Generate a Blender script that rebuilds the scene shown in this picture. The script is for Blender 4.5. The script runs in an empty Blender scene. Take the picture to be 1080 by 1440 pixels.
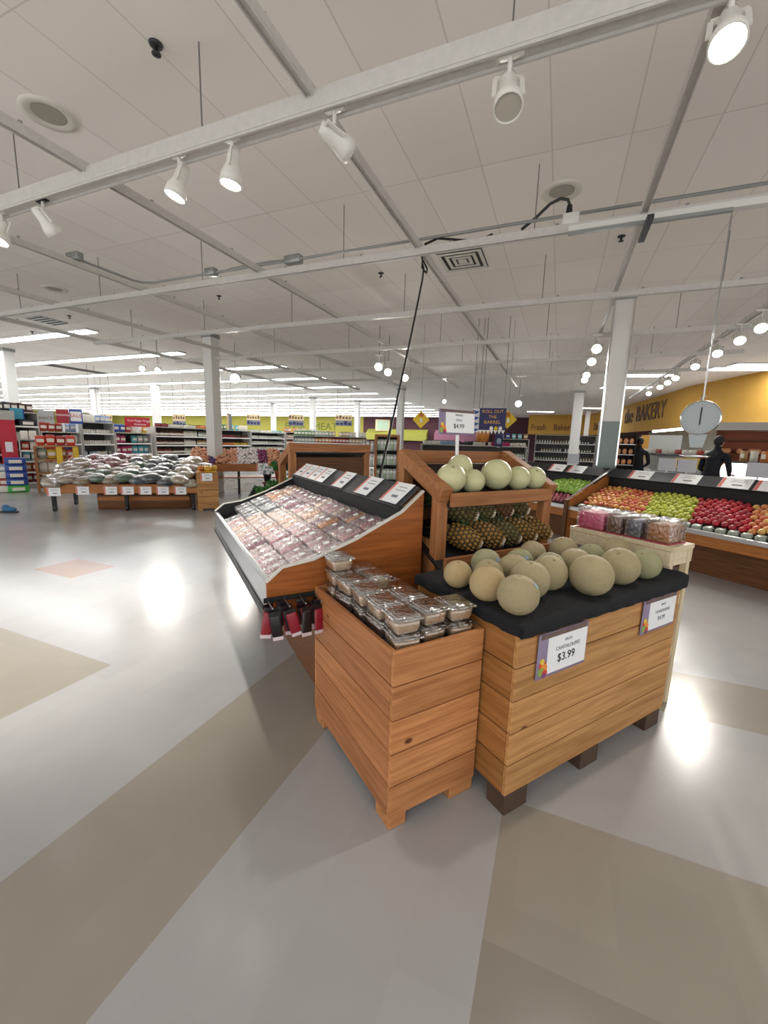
import bpy, math, random
from mathutils import Vector, Matrix, Euler
random.seed(7)
PI = math.pi
SC = bpy.context.scene
COL = SC.collection

# ------------------------------------------------------------------ camera, world, exposure
H = 1.5                                   # eye height
F_PX, PITCH, ROLL, YAW = 583.9, 0.169685, -0.02903, 0.389961
CP, SP, CR, SR = math.cos(PITCH), math.sin(PITCH), math.cos(ROLL), math.sin(ROLL)
_f = Vector((0, CP, -SP)); _d = Vector((0, -SP, -CP)); _r = Vector((1, 0, 0))
MY = Matrix.Rotation(YAW, 3, 'Z')
CAM_R = MY @ (_r * CR + _d * SR); CAM_D = MY @ (-_r * SR + _d * CR); CAM_F = MY @ _f
cd = bpy.data.cameras.new('camera'); cam = bpy.data.objects.new('camera', cd); COL.objects.link(cam)
cd.sensor_fit = 'VERTICAL'; cd.sensor_height = 36; cd.lens = 36 * F_PX / 1440; cd.clip_end = 300; cd.clip_start = 0.02
m = Matrix((CAM_R, -CAM_D, -CAM_F)).transposed().to_4x4(); m.translation = (0, 0, H)
cam.matrix_world = m
SC.camera = cam
world = bpy.data.worlds.new('world'); SC.world = world; world.use_nodes = True
world.node_tree.nodes['Background'].inputs[0].default_value = (0.97, 0.97, 0.97, 1)
world.node_tree.nodes['Background'].inputs[1].default_value = 0.75
SC.view_settings.view_transform = 'Standard'; SC.view_settings.look = 'None'
SC.view_settings.gamma = 1; SC.view_settings.use_curve_mapping = False
SC.view_settings.exposure = 1.35
TUBE_EMIT = 7.0      # fluorescent diffusers
SPOT_W = 85.0         # each track spot
LENS_EMIT = 7.0

def az(px, d, z=0.0):
    """a point at level distance d in the direction of picture column px at eye level"""
    y = 720 - (CAM_F.z * F_PX + CAM_R.z * (px - 540)) / CAM_D.z
    v = CAM_F * F_PX + CAM_R * (px - 540) + CAM_D * (y - 720)
    k = d / math.hypot(v.x, v.y)
    return Vector((v.x * k, v.y * k, z))

# ------------------------------------------------------------------ materials
def srgb(c):
    if isinstance(c, str):
        c = [int(c[i:i + 2], 16) / 255 for i in (0, 2, 4)]
    return tuple(x / 12.92 if x <= .04045 else ((x + .055) / 1.055) ** 2.4 for x in c) + (1,)
MATS = {}
def mat(name, col, rough=.5, metal=0, spec=.5, var=0.0, vscale=20, bump=0, bscale=60, island=0, coat=0):
    if name in MATS: return MATS[name]
    M = bpy.data.materials.new(name); M.use_nodes = True; nt = M.node_tree; N = nt.nodes; L = nt.links
    b = N['Principled BSDF']; c = srgb(col)
    b.inputs['Base Color'].default_value = c; b.inputs['Roughness'].default_value = rough
    b.inputs['Metallic'].default_value = metal; b.inputs['Specular IOR Level'].default_value = spec
    if coat: b.inputs['Coat Weight'].default_value = coat; b.inputs['Coat Roughness'].default_value = .1
    tc = N.new('ShaderNodeTexCoord')
    if var or island:
        hsv = N.new('ShaderNodeHueSaturation'); hsv.inputs['Color'].default_value = c
        val = None
        if var:
            nz = N.new('ShaderNodeTexNoise'); nz.inputs['Scale'].default_value = vscale; nz.inputs['Detail'].default_value = 4
            L.new(tc.outputs['Object'], nz.inputs['Vector'])
            mr = N.new('ShaderNodeMapRange'); mr.inputs[1].default_value = .3; mr.inputs[2].default_value = .7
            mr.inputs[3].default_value = 1 - var; mr.inputs[4].default_value = 1 + var
            L.new(nz.outputs['Fac'], mr.inputs[0]); val = mr.outputs[0]
        if island:
            g = N.new('ShaderNodeNewGeometry'); mr2 = N.new('ShaderNodeMapRange')
            mr2.inputs[3].default_value = 1 - island; mr2.inputs[4].default_value = 1 + island
            L.new(g.outputs['Random Per Island'], mr2.inputs[0])
            if val is not None:
                mm = N.new('ShaderNodeMath'); mm.operation = 'MULTIPLY'; L.new(val, mm.inputs[0]); L.new(mr2.outputs[0], mm.inputs[1]); val = mm.outputs[0]
            else: val = mr2.outputs[0]
        L.new(val, hsv.inputs['Value']); L.new(hsv.outputs[0], b.inputs['Base Color'])
    if bump:
        nb = N.new('ShaderNodeTexNoise'); nb.inputs['Scale'].default_value = bscale; nb.inputs['Detail'].default_value = 3
        L.new(tc.outputs['Object'], nb.inputs['Vector'])
        bp = N.new('ShaderNodeBump'); bp.inputs['Strength'].default_value = bump; bp.inputs['Distance'].default_value = .01
        L.new(nb.outputs['Fac'], bp.inputs['Height']); L.new(bp.outputs[0], b.inputs['Normal'])
    MATS[name] = M; return M

def wood(name, c1, c2, axis='x', rough=.5, island=.16, knots=True, gs=1.0):
    M = bpy.data.materials.new(name); M.use_nodes = True; nt = M.node_tree; N = nt.nodes; L = nt.links
    b = N['Principled BSDF']; b.inputs['Roughness'].default_value = rough; b.inputs['Specular IOR Level'].default_value = .3
    tc = N.new('ShaderNodeTexCoord'); g = N.new('ShaderNodeNewGeometry')
    off = N.new('ShaderNodeVectorMath'); off.operation = 'SCALE'; off.inputs[0].default_value = (7.1, 5.3, 9.7)
    L.new(g.outputs['Random Per Island'], off.inputs['Scale'])
    add = N.new('ShaderNodeVectorMath'); L.new(tc.outputs['Object'], add.inputs[0]); L.new(off.outputs[0], add.inputs[1])
    mp = N.new('ShaderNodeMapping'); s = {'x': (1.2, 22, 22), 'y': (22, 1.2, 22), 'z': (22, 22, 1.2)}[axis]
    mp.inputs['Scale'].default_value = tuple(k * gs for k in s); L.new(add.outputs[0], mp.inputs[0])
    nz = N.new('ShaderNodeTexNoise'); nz.inputs['Scale'].default_value = 2.2; nz.inputs['Detail'].default_value = 6; nz.inputs['Distortion'].default_value = .6
    L.new(mp.outputs[0], nz.inputs['Vector'])
    cr = N.new('ShaderNodeValToRGB'); cr.color_ramp.elements[0].position = .3; cr.color_ramp.elements[0].color = srgb(c2)
    cr.color_ramp.elements[1].position = .68; cr.color_ramp.elements[1].color = srgb(c1); L.new(nz.outputs['Fac'], cr.inputs[0])
    out = cr.outputs[0]
    if knots:
        vo = N.new('ShaderNodeTexVoronoi'); vo.inputs['Scale'].default_value = 3.4
        m2 = N.new('ShaderNodeMapping'); m2.inputs['Scale'].default_value = {'x': (1, 1.6, 1.6), 'y': (1.6, 1, 1.6), 'z': (1.6, 1.6, 1)}[axis]
        L.new(add.outputs[0], m2.inputs[0]); L.new(m2.outputs[0], vo.inputs['Vector'])
        kr = N.new('ShaderNodeMapRange'); kr.inputs[1].default_value = .04; kr.inputs[2].default_value = .085; kr.inputs[3].default_value = 1; kr.inputs[4].default_value = 0
        L.new(vo.outputs['Distance'], kr.inputs[0])
        mx = N.new('ShaderNodeMix'); mx.data_type = 'RGBA'; L.new(kr.outputs[0], mx.inputs[0]); L.new(out, mx.inputs[6]); mx.inputs[7].default_value = srgb('5a3016')
        out = mx.outputs[2]
    hsv = N.new('ShaderNodeHueSaturation'); mr = N.new('ShaderNodeMapRange'); mr.inputs[3].default_value = 1 - island; mr.inputs[4].default_value = 1 + island
    L.new(g.outputs['Random Per Island'], mr.inputs[0]); L.new(mr.outputs[0], hsv.inputs['Value']); L.new(out, hsv.inputs['Color'])
    L.new(hsv.outputs[0], b.inputs['Base Color'])
    MATS[name] = M; return M

def emit(name, col, s):
    M = bpy.data.materials.new(name); M.use_nodes = True; b = M.node_tree.nodes['Principled BSDF']
    b.inputs['Base Color'].default_value = srgb(col); b.inputs['Emission Color'].default_value = srgb(col); b.inputs['Emission Strength'].default_value = s
    MATS[name] = M; return M

def film(name, tint=(1, 1, 1), amount=.22, rough=.12, bump=.6, bs=45):
    """clear crinkled plastic: see-through with gloss"""
    M = bpy.data.materials.new(name); M.use_nodes = True; nt = M.node_tree; N = nt.nodes; L = nt.links
    for n in list(N): N.remove(n)
    o = N.new('ShaderNodeOutputMaterial'); t = N.new('ShaderNodeBsdfTransparent'); t.inputs[0].default_value = tuple(tint) + (1,)
    gl = N.new('ShaderNodeBsdfGlossy'); gl.inputs['Roughness'].default_value = rough
    mx = N.new('ShaderNodeMixShader'); lw = N.new('ShaderNodeLayerWeight'); lw.inputs[0].default_value = .35
    mr = N.new('ShaderNodeMapRange'); mr.inputs[3].default_value = amount; mr.inputs[4].default_value = .9
    L.new(lw.outputs['Facing'], mr.inputs[0]); L.new(mr.outputs[0], mx.inputs[0]); L.new(t.outputs[0], mx.inputs[1]); L.new(gl.outputs[0], mx.inputs[2])
    tc = N.new('ShaderNodeTexCoord'); nz = N.new('ShaderNodeTexNoise'); nz.inputs['Scale'].default_value = bs; nz.inputs['Distortion'].default_value = 1
    L.new(tc.outputs['Object'], nz.inputs['Vector']); bp = N.new('ShaderNodeBump'); bp.inputs['Strength'].default_value = bump; bp.inputs['Distance'].default_value = .02
    L.new(nz.outputs['Fac'], bp.inputs['Height']); L.new(bp.outputs[0], gl.inputs['Normal']); L.new(bp.outputs[0], lw.inputs['Normal'])
    L.new(mx.outputs[0], o.inputs[0]); MATS[name] = M; return M

# ------------------------------------------------------------------ mesh builder
class MB:
    def __init__(s, mx=None): s.v = []; s.f = []; s.mi = []; s.sm = []; s.mx = mx or Matrix()
    def _add(s, vs, fs, mi=0, sm=False, T=None):
        T = (s.mx @ T) if T is not None else s.mx
        n = len(s.v); s.v += [T @ Vector(p) for p in vs]
        for f in fs: s.f.append([i + n for i in f]); s.mi.append(mi); s.sm.append(sm)
        return s
    def box(s, x0, x1, y0, y1, z0, z1, mi=0, T=None):
        vs = [(x, y, z) for z in (z0, z1) for y in (y0, y1) for x in (x0, x1)]
        return s._add(vs, [(0, 2, 3, 1), (4, 5, 7, 6), (0, 1, 5, 4), (2, 6, 7, 3), (0, 4, 6, 2), (1, 3, 7, 5)], mi, False, T)
    def cbox(s, c, size, mi=0, T=None):
        return s.box(c[0] - size[0] / 2, c[0] + size[0] / 2, c[1] - size[1] / 2, c[1] + size[1] / 2, c[2] - size[2] / 2, c[2] + size[2] / 2, mi, T)
    def rbox(s, c, size, r, seg=3, mi=0, T=None, taper=1.0):
        """box with rounded edges; taper scales the bottom"""
        hx, hy, hz = [k / 2 for k in size]; r = min(r, hx, hy, hz); vs = []; fs = []
        n = 4 * (seg + 1)
        prof = [(-hz + r - r * math.cos(i * PI / 2 / seg), r * (1 - math.sin(i * PI / 2 / seg))) for i in range(seg + 1)]
        prof += [(hz - r + r * math.sin(i * PI / 2 / seg), r * (1 - math.cos(i * PI / 2 / seg))) for i in range(seg + 1)]
        for z, ins in prof:
            k = taper + (1 - taper) * (z + hz) / (2 * hz)
            for q in range(4):
                cx = (hx - r) * (1 if q in (0, 3) else -1); cy = (hy - r) * (1 if q in (0, 1) else -1)
                for i in range(seg + 1):
                    a = q * PI / 2 + i * PI / 2 / seg
                    vs.append((c[0] + k * (cx + (r - ins) * math.cos(a)), c[1] + k * (cy + (r - ins) * math.sin(a)), c[2] + z))
        for j in range(len(prof) - 1):
            for i in range(n): fs.append((j * n + i, j * n + (i + 1) % n, (j + 1) * n + (i + 1) % n, (j + 1) * n + i))
        fs.append(tuple(reversed(range(n)))); fs.append(tuple(range((len(prof) - 1) * n, len(prof) * n)))
        return s._add(vs, fs, mi, True, T)
    def prism(s, poly, a0, a1, axis='y', mi=0, T=None):
        """polygon extruded along an axis: axis y -> poly is (x,z); x -> (y,z); z -> (x,y)"""
        n = len(poly)
        def P(p, a): return {'y': (p[0], a, p[1]), 'x': (a, p[0], p[1]), 'z': (p[0], p[1], a)}[axis]
        vs = [P(p, a0) for p in poly] + [P(p, a1) for p in poly]
        fs = [tuple(range(n)), tuple(reversed(range(n, 2 * n)))] + [((i + 1) % n, i, n + i, n + (i + 1) % n) for i in range(n)]
        return s._add(vs, fs, mi, False, T)
    def cyl(s, p0, p1, r0, r1=None, n=12, mi=0, sm=True, T=None):
        r1 = r0 if r1 is None else r1; p0 = Vector(p0); p1 = Vector(p1); d = (p1 - p0).normalized()
        a = d.orthogonal().normalized(); b = d.cross(a)
        vs = []
        for p, r in ((p0, r0), (p1, r1)):
            for i in range(n):
                t = 2 * PI * i / n; vs.append(p + (a * math.cos(t) + b * math.sin(t)) * r)
        k = len(s.f)
        s._add(vs, [(i, (i + 1) % n, n + (i + 1) % n, n + i) for i in range(n)], mi, sm, T)
        return s._add(vs, [tuple(reversed(range(n))), tuple(range(n, 2 * n))], mi, False, T)
    def tube(s, pts, r, n=6, mi=0, T=None):
        pts = [Vector(p) for p in pts]; vs = []; fs = []; up = Vector((.3, .2, 1)).normalized()
        for i, p in enumerate(pts):
            d = (pts[min(i + 1, len(pts) - 1)] - pts[max(i - 1, 0)]).normalized()
            a = d.cross(up)
            if a.length < 1e-3: a = d.orthogonal()
            a.normalize(); b = d.cross(a)
            for k in range(n): t = 2 * PI * k / n; vs.append(p + (a * math.cos(t) + b * math.sin(t)) * r)
        for i in range(len(pts) - 1):
            for k in range(n): fs.append((i * n + k, i * n + (k + 1) % n, (i + 1) * n + (k + 1) % n, (i + 1) * n + k))
        fs.append(tuple(reversed(range(n)))); fs.append(tuple(range((len(pts) - 1) * n, len(pts) * n)))
        return s._add(vs, fs, mi, True, T)
    def lathe(s, prof, n=16, mi=0, T=None, cap=True):
        vs = []; fs = []
        for r, z in prof:
            for i in range(n): t = 2 * PI * i / n; vs.append((r * math.cos(t), r * math.sin(t), z))
        for j in range(len(prof) - 1):
            for i in range(n): fs.append((j * n + i, j * n + (i + 1) % n, (j + 1) * n + (i + 1) % n, (j + 1) * n + i))
        if cap:
            fs.append(tuple(reversed(range(n)))); fs.append(tuple(range((len(prof) - 1) * n, len(prof) * n)))
        return s._add(vs, fs, mi, True, T)
    def ball(s, c, r, nu=16, nv=10, mi=0, T=None, fn=None):
        r = (r, r, r) if not hasattr(r, '__len__') else r; vs = []; fs = []
        for j in range(nv + 1):
            ph = PI * j / nv
            for i in range(nu):
                t = 2 * PI * i / nu; p = Vector((math.sin(ph) * math.cos(t), math.sin(ph) * math.sin(t), -math.cos(ph)))
                k = fn(p, t, ph) if fn else 1
                vs.append((c[0] + p.x * r[0] * k, c[1] + p.y * r[1] * k, c[2] + p.z * r[2] * k))
        for j in range(nv):
            for i in range(nu): fs.append((j * nu + i, j * nu + (i + 1) % nu, (j + 1) * nu + (i + 1) % nu, (j + 1) * nu + i))
        return s._add(vs, fs, mi, True, T)
    def bar(s, p0, p1, w, h, mi=0, T=None):
        """rectangular bar between two points; w across (level), h in the other direction"""
        p0 = Vector(p0); p1 = Vector(p1); d = (p1 - p0).normalized(); a = d.cross(Vector((0, 0, 1)))
        if a.length < 1e-3: a = Vector((1, 0, 0))
        a.normalize(); b = a.cross(d).normalized(); vs = []
        for p in (p0, p1):
            for x, y in ((-1, -1), (1, -1), (1, 1), (-1, 1)): vs.append(p + a * x * w / 2 + b * y * h / 2)
        return s._add(vs, [(0, 1, 2, 3), (7, 6, 5, 4), (1, 0, 4, 5), (2, 1, 5, 6), (3, 2, 6, 7), (0, 3, 7, 4)], mi, False, T)
    def build(s, name, mats, parent=None, bevel=0, loc=None, rz=0, weld=True):
        import bmesh
        me = bpy.data.meshes.new(name); me.from_pydata([tuple(p) for p in s.v], [], s.f)
        for k in (mats if isinstance(mats, (list, tuple)) else [mats]): me.materials.append(k if not isinstance(k, str) else MATS[k])
        me.polygons.foreach_set('material_index', s.mi); me.polygons.foreach_set('use_smooth', s.sm)
        bm = bmesh.new(); bm.from_mesh(me)
        bmesh.ops.remove_doubles(bm, verts=bm.verts, dist=1e-6) if weld == 'full' else None
        bmesh.ops.recalc_face_normals(bm, faces=bm.faces); bm.to_mesh(me); bm.free(); me.update()
        o = bpy.data.objects.new(name, me); COL.objects.link(o)
        if parent is not None: o.parent = parent
        if loc is not None: o.location = loc
        if rz: o.rotation_euler = (0, 0, rz)
        if bevel:
            bv = o.modifiers.new('bevel', 'BEVEL'); bv.width = bevel; bv.segments = 2; bv.limit_method = 'ANGLE'
        return o

def tag(o, label, cat, group=None, kind=None):
    o['label'] = label; o['category'] = cat
    if group: o['group'] = group
    if kind: o['kind'] = kind
    return o
def thing(name, label, cat, loc=(0, 0, 0), rz=0, group=None):
    o = bpy.data.objects.new(name, None); o.empty_display_size = .1; COL.objects.link(o)
    o.location = loc; o.rotation_euler = (0, 0, rz); return tag(o, label, cat, group)
def struct(o): o['kind'] = 'structure'; return o
CH = {}
def kids(o): return [c for c in COL.objects if c.parent == o]
def proto_kids(root):
    if root.name not in CH: CH[root.name] = [(c, kids(c)) for c in kids(root)]
    return CH[root.name]
def dup(root, loc, rot=(0, 0, 0), label=None, group=None, scale=None, swap=None):
    ks = proto_kids(root)
    r = root.copy(); COL.objects.link(r); r.location = loc; r.rotation_euler = rot
    if scale is not None: r.scale = scale if hasattr(scale, '__len__') else (scale,) * 3
    if label: r['label'] = label
    if group: r['group'] = group
    for c, gs in ks:
        d = c.copy(); COL.objects.link(d); d.parent = r
        if swap and c.name.split('.')[0] in swap:
            d.data = c.data.copy(); d.data.materials[0] = MATS[swap[c.name.split('.')[0]]]
        for g in gs:
            e = g.copy(); COL.objects.link(e); e.parent = d
    return r
REG = []
class Kind:
    """first call places the prototype itself, later calls copy it"""
    def __init__(s, root): s.root = root; s.used = False; REG.append(s)
    def put(s, loc, rot=(0, 0, 0), label=None, group=None, scale=None):
        if s.used: return dup(s.root, loc, rot, label, group, scale)
        s.used = True; proto_kids(s.root); r = s.root; r.location = loc; r.rotation_euler = rot
        if scale is not None: r.scale = scale if hasattr(scale, '__len__') else (scale,) * 3
        if label: r['label'] = label
        if group: r['group'] = group
        return r

def text(txt, size, material, parent, T, name='lettering', extrude=.001, align='CENTER', xs=1.0):
    cu = bpy.data.curves.new('t', 'FONT'); cu.body = txt; cu.size = size; cu.align_x = align; cu.align_y = 'CENTER'; cu.extrude = extrude; cu.resolution_u = 3
    t = bpy.data.objects.new('t', cu); COL.objects.link(t)
    dg = bpy.context.evaluated_depsgraph_get(); me = bpy.data.meshes.new_from_object(t.evaluated_get(dg)); bpy.data.objects.remove(t)
    me.transform(T @ Matrix.Diagonal((xs, 1, 1, 1))); me.materials.clear(); me.materials.append(MATS[material])
    o = bpy.data.objects.new(name, me); COL.objects.link(o); o.parent = parent; return o

# upright board facing local -y: text plane
def FACE(x, y, z): return Matrix.Translation((x, y, z)) @ Matrix.Rotation(PI / 2, 4, 'X')

mat('ceiling_white', 'd3d0cb', .9); mat('white_paint', 'dcdad5', .45); mat('grey_strut', 'c6c3bd', .4, var=.05)
mat('galvanised', '9a9c9b', .4, .6); mat('rod', '6f6c68', .5); mat('black_rubber', '141414', .5); mat('black', '0e0e10', .6)
mat('speaker_cone', 'a9a498', .8); mat('off_white', 'd6d2c8', .6); mat('card_white', 'f1f1f2', .5); mat('ink', '24262a', .7); mat('ink_soft', '7c8088', .7)
mat('steel', 'b9bbbc', .28, .9); mat('chrome', 'd8d8d8', .12, 1); mat('dark_steel', '3a3b3d', .45, .4)
mat('black_cloth', '15171b', .92, bump=.7, bscale=220); mat('dark_liner', '101114', .9); mat('wheel_grey', '2b2b2c', .5)
wood('pine_x', 'c88c5a', 'a0673c', 'x'); wood('pine_y_shaded', 'b87b4f', '915b35', 'y')  # crate sides get a darker pine, their shade put into the colour
wood('oak_x', 'c7965f', '9f6f3e', 'x', island=.14); wood('oak_y_shaded', 'a97543', '845628', 'y')  # same for oak: shade of the side faces painted into the wood tone
wood('rack_x', 'ad7549', '8e5a34', 'x', knots=False, island=.06); wood('rack_z', 'b27a4d', '915d37', 'z', knots=False, island=.06)
wood('panel_wood', 'a86230', '854a20', 'x', knots=False, island=.02, rough=.35); wood('dark_wood', '6b4529', '4b2f1b', 'x', knots=False)
wood('pale_x', 'e2d4b6', 'cdbb98', 'x', knots=False, island=.06); wood('pale_z', 'e2d4b6', 'cdbb98', 'z', knots=False, island=.06)
wood('case_wood', 'b77842', '945a2c', 'x', knots=False, island=.03, rough=.35); wood('base_wood', '7d5334', '5e3b22', 'x', knots=False, rough=.4)
emit('tube_light', 'fbfdff', TUBE_EMIT); emit('lens_light', 'fffdf6', LENS_EMIT)
film('clear_film', amount=.13); film('lid_film', amount=.42, rough=.1, bump=.8, bs=30); film('clear_shell', amount=.1, rough=.06, bump=.15); film('counter_glass', amount=.02, rough=.3, bump=.05)

# ------------------------------------------------------------------ the room shell
CZ = 4.04
def floor_mat(name, c, tint=.05, rough=.2):
    M = bpy.data.materials.new(name); M.use_nodes = True; nt = M.node_tree; N = nt.nodes; L = nt.links
    b = N['Principled BSDF']; b.inputs['Specular IOR Level'].default_value = .5; b.inputs['Roughness'].default_value = rough
    tc = N.new('ShaderNodeTexCoord'); mp = N.new('ShaderNodeMapping'); mp.inputs['Scale'].default_value = (1 / .305, 1 / .305, 1); L.new(tc.outputs['Object'], mp.inputs[0])
    wn = N.new('ShaderNodeTexWhiteNoise'); fl = N.new('ShaderNodeVectorMath'); fl.operation = 'FLOOR'; L.new(mp.outputs[0], fl.inputs[0]); L.new(fl.outputs[0], wn.inputs['Vector'])
    nz = N.new('ShaderNodeTexNoise'); nz.inputs['Scale'].default_value = 3.5; nz.inputs['Detail'].default_value = 5; L.new(tc.outputs['Object'], nz.inputs['Vector'])
    ad = N.new('ShaderNodeMath'); ad.operation = 'MULTIPLY_ADD'; ad.inputs[1].default_value = .35; L.new(wn.outputs['Value'], ad.inputs[0]); L.new(nz.outputs['Fac'], ad.inputs[2])
    mr = N.new('ShaderNodeMapRange'); mr.inputs[1].default_value = .3; mr.inputs[2].default_value = 1.05; mr.inputs[3].default_value = 1 - tint; mr.inputs[4].default_value = 1 + tint; L.new(ad.outputs[0], mr.inputs[0])
    h = N.new('ShaderNodeHueSaturation'); h.inputs['Color'].default_value = srgb(c); L.new(mr.outputs[0], h.inputs['Value']); L.new(h.outputs[0], b.inputs['Base Color'])
    n2 = N.new('ShaderNodeTexNoise'); n2.inputs['Scale'].default_value = 1.7; n2.inputs['Detail'].default_value = 2; L.new(tc.outputs['Object'], n2.inputs['Vector'])
    r2 = N.new('ShaderNodeMapRange'); r2.inputs[3].default_value = rough * .6; r2.inputs[4].default_value = rough * 1.5; L.new(n2.outputs['Fac'], r2.inputs[0]); L.new(r2.outputs[0], b.inputs['Roughness'])
    bp = N.new('ShaderNodeBump'); bp.inputs['Strength'].default_value = .12; bp.inputs['Distance'].default_value = .02; L.new(n2.outputs['Fac'], bp.inputs['Height']); L.new(bp.outputs[0], b.inputs['Normal'])
    MATS[name] = M
floor_mat('tile_white', 'a7a6a6'); floor_mat('tile_beige', '979187'); floor_mat('tile_tan', '8e877e'); floor_mat('tile_rose', 'a78b80')
XS = [-62, -5.2, -4.55, -3.9, -2.58, -1.6, -.99, -.08, .53, 1.5, 4.2, 14]
YS = [-4, .0, .45, 1.09, 1.65, 2.58, 2.65, 3.05, 3.2, 6.0, 9.0, 12, 14, 42]
def tile_kind(x, y):
    if -1.6 < x < -.99 and y < 9: return 1
    if -5.2 < x < -4.55 and 2.58 < y < 3.05: return 3
    if x < -2.58 and x > -5.2 and y < 1.65: return 1
    if x > -.08 and y < 1.09 and x < 4.2: return 2 if x < .53 else 1
    if x > -.08 and x < 4.2 and y < 1.65: return 1
    if .53 < x and 2.65 < y < 3.2: return 1
    if -5.2 < x < -2.58 and 6 < y < 9: return 1
    if x < -5.2 and 9 < y < 12: return 1
    return 0
mb = MB(); nx = len(XS)
mb._add([(x, y, 0) for y in YS for x in XS], [])
for j in range(len(YS) - 1):
    for i in range(nx - 1):
        mb.f.append([j * nx + i, j * nx + i + 1, (j + 1) * nx + i + 1, (j + 1) * nx + i]); mb.sm.append(False)
        mb.mi.append(tile_kind((XS[i] + XS[i + 1]) / 2, (YS[j] + YS[j + 1]) / 2))
struct(mb.build('floor', ['tile_white', 'tile_beige', 'tile_tan', 'tile_rose']))

# ceiling: lay-in tiles with faint seams and a few whiter replacement tiles
M = bpy.data.materials.new('ceiling_tiles'); M.use_nodes = True; nt = M.node_tree; N = nt.nodes; L = nt.links; b = N['Principled BSDF']
b.inputs['Roughness'].default_value = .85; b.inputs['Specular IOR Level'].default_value = .2
tc = N.new('ShaderNodeTexCoord'); br = N.new('ShaderNodeTexBrick'); br.offset = 0
br.inputs['Scale'].default_value = 1; br.inputs['Brick Width'].default_value = .61; br.inputs['Row Height'].default_value = 1.22
br.inputs['Mortar Size'].default_value = .006; br.inputs['Mortar Smooth'].default_value = .1
br.inputs['Color1'].default_value = srgb('f0eae2'); br.inputs['Color2'].default_value = srgb('f6f1ea'); br.inputs['Mortar'].default_value = srgb('dcd6ce')
mp = N.new('ShaderNodeMapping'); mp.inputs['Location'].default_value = (.29, .55, 0); L.new(tc.outputs['Object'], mp.inputs[0]); L.new(mp.outputs[0], br.inputs['Vector']); L.new(br.outputs['Color'], b.inputs['Base Color'])
MATS['ceiling_tiles'] = M
struct(MB().box(-62, 14, -4, 42, CZ, CZ + .1).build('ceiling', 'ceiling_tiles'))
mat('lime_wall', '9c9640', .8); mat('maroon_wall', '49262f', .8); mat('gold_wall', 'c2953f', .75, var=.04, vscale=1.5); mat('lime_awning', '98983e', .7); mat('pink_awning', '8f5e70', .7)
struct(MB().box(-62, -20, 42, 42.2, 0, CZ, 0).box(-20, 14, 42, 42.2, 0, CZ, 1).build('wall_back', ['lime_wall', 'maroon_wall']))
struct(MB().box(-62.2, -62, -4, 42.2, 0, CZ).build('wall_left', 'lime_wall'))
# yellow bulkhead over the service counters, following the bend of the shop's right side
BK = [(14.0, 6.5), (5.95, 17.0), (4.75, 20.5), (4.2, 25.0), (3.1, 33.0), (1.9, 38.0), (-2.6, 38.4)]
def wallstrip(pts, z0, z1, t, mname, name, off=(0, 0)):
    mb = MB()
    for (x0, y0), (x1, y1) in zip(pts[:-1], pts[1:]):
        d = Vector((x1 - x0, y1 - y0, 0)).normalized(); n = Vector((d.y, -d.x, 0)) * t
        if n.x + n.y < 0: n = -n
        poly = [(x0, y0), (x1, y1), (x1 + n.x, y1 + n.y), (x0 + n.x, y0 + n.y)]
        mb.prism(poly, z0, z1, 'z')
    return struct(mb.build(name, mname))
wallstrip(BK, 2.42, CZ, .25, 'gold_wall', 'wall_right')
mat('deli_back', 'a8a79c', .7, var=.1, vscale=2); mat('deli_dark', '33261f', .8)
wallstrip([(x + 2.6, y + 1.6) for x, y in BK[:5]], 0, 2.6, .2, 'deli_back', 'wall_service_area')

# ------------------------------------------------------------------ the wooden island in front
CA = Vector((-.477, 1.296, 0)); CRZ = math.radians(53.187)
CU = Vector((math.cos(CRZ), math.sin(CRZ), 0)); CW = Vector((-math.sin(CRZ), math.cos(CRZ), 0))
def cf(u, w, z=0): return CA + CU * u + CW * w + Vector((0, 0, z))

def plank_crate(root, x0, x1, y0, y1, z0, z1, rows, mx, my, t=.019, gap=.005):
    h = (z1 - z0) / rows
    for nm, ya in (('front_panel', y0), ('back_panel', y1 - t)):
        mb = MB()
        for i in range(rows): mb.box(x0, x1, ya, ya + t, z0 + i * h + gap / 2, z0 + (i + 1) * h - gap / 2)
        mb.build(nm, mx, root, .003)
    for xa in (x0, x1 - t):
        mb = MB()
        for i in range(rows): mb.box(xa, xa + t, y0 + t + .001, y1 - t - .001, z0 + i * h + gap / 2, z0 + (i + 1) * h - gap / 2)
        mb.build('side_panel', my, root, .003)
    for xa in (x0 + t, x1 - t - .03):
        for ya in (y0 + t, y1 - t - .03): MB().box(xa + .001, xa + .029, ya + .001, ya + .029, z0, z1 - .02).build('corner_post', my, root)

# nearer, squarer crate of sealed food tubs
cl = thing('wooden_crate', 'square honey coloured plank crate filled with clear lidded tubs, nearest the camera', 'crate', cf(0, 0), CRZ)
plank_crate(cl, 0, .438, 0, .775, .055, .754, 5, 'pine_x', 'pine_y_shaded')
for x in (0, .3):
    for y in (0, .66): MB().box(x + .005, x + (.085 if x == 0 else .135), y + .004, y + .11, 0, .06).build('foot', 'pine_x', cl, .004)
MB().box(.021, .417, .021, .754, .612, .632).build('liner', 'dark_liner', cl)

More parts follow.
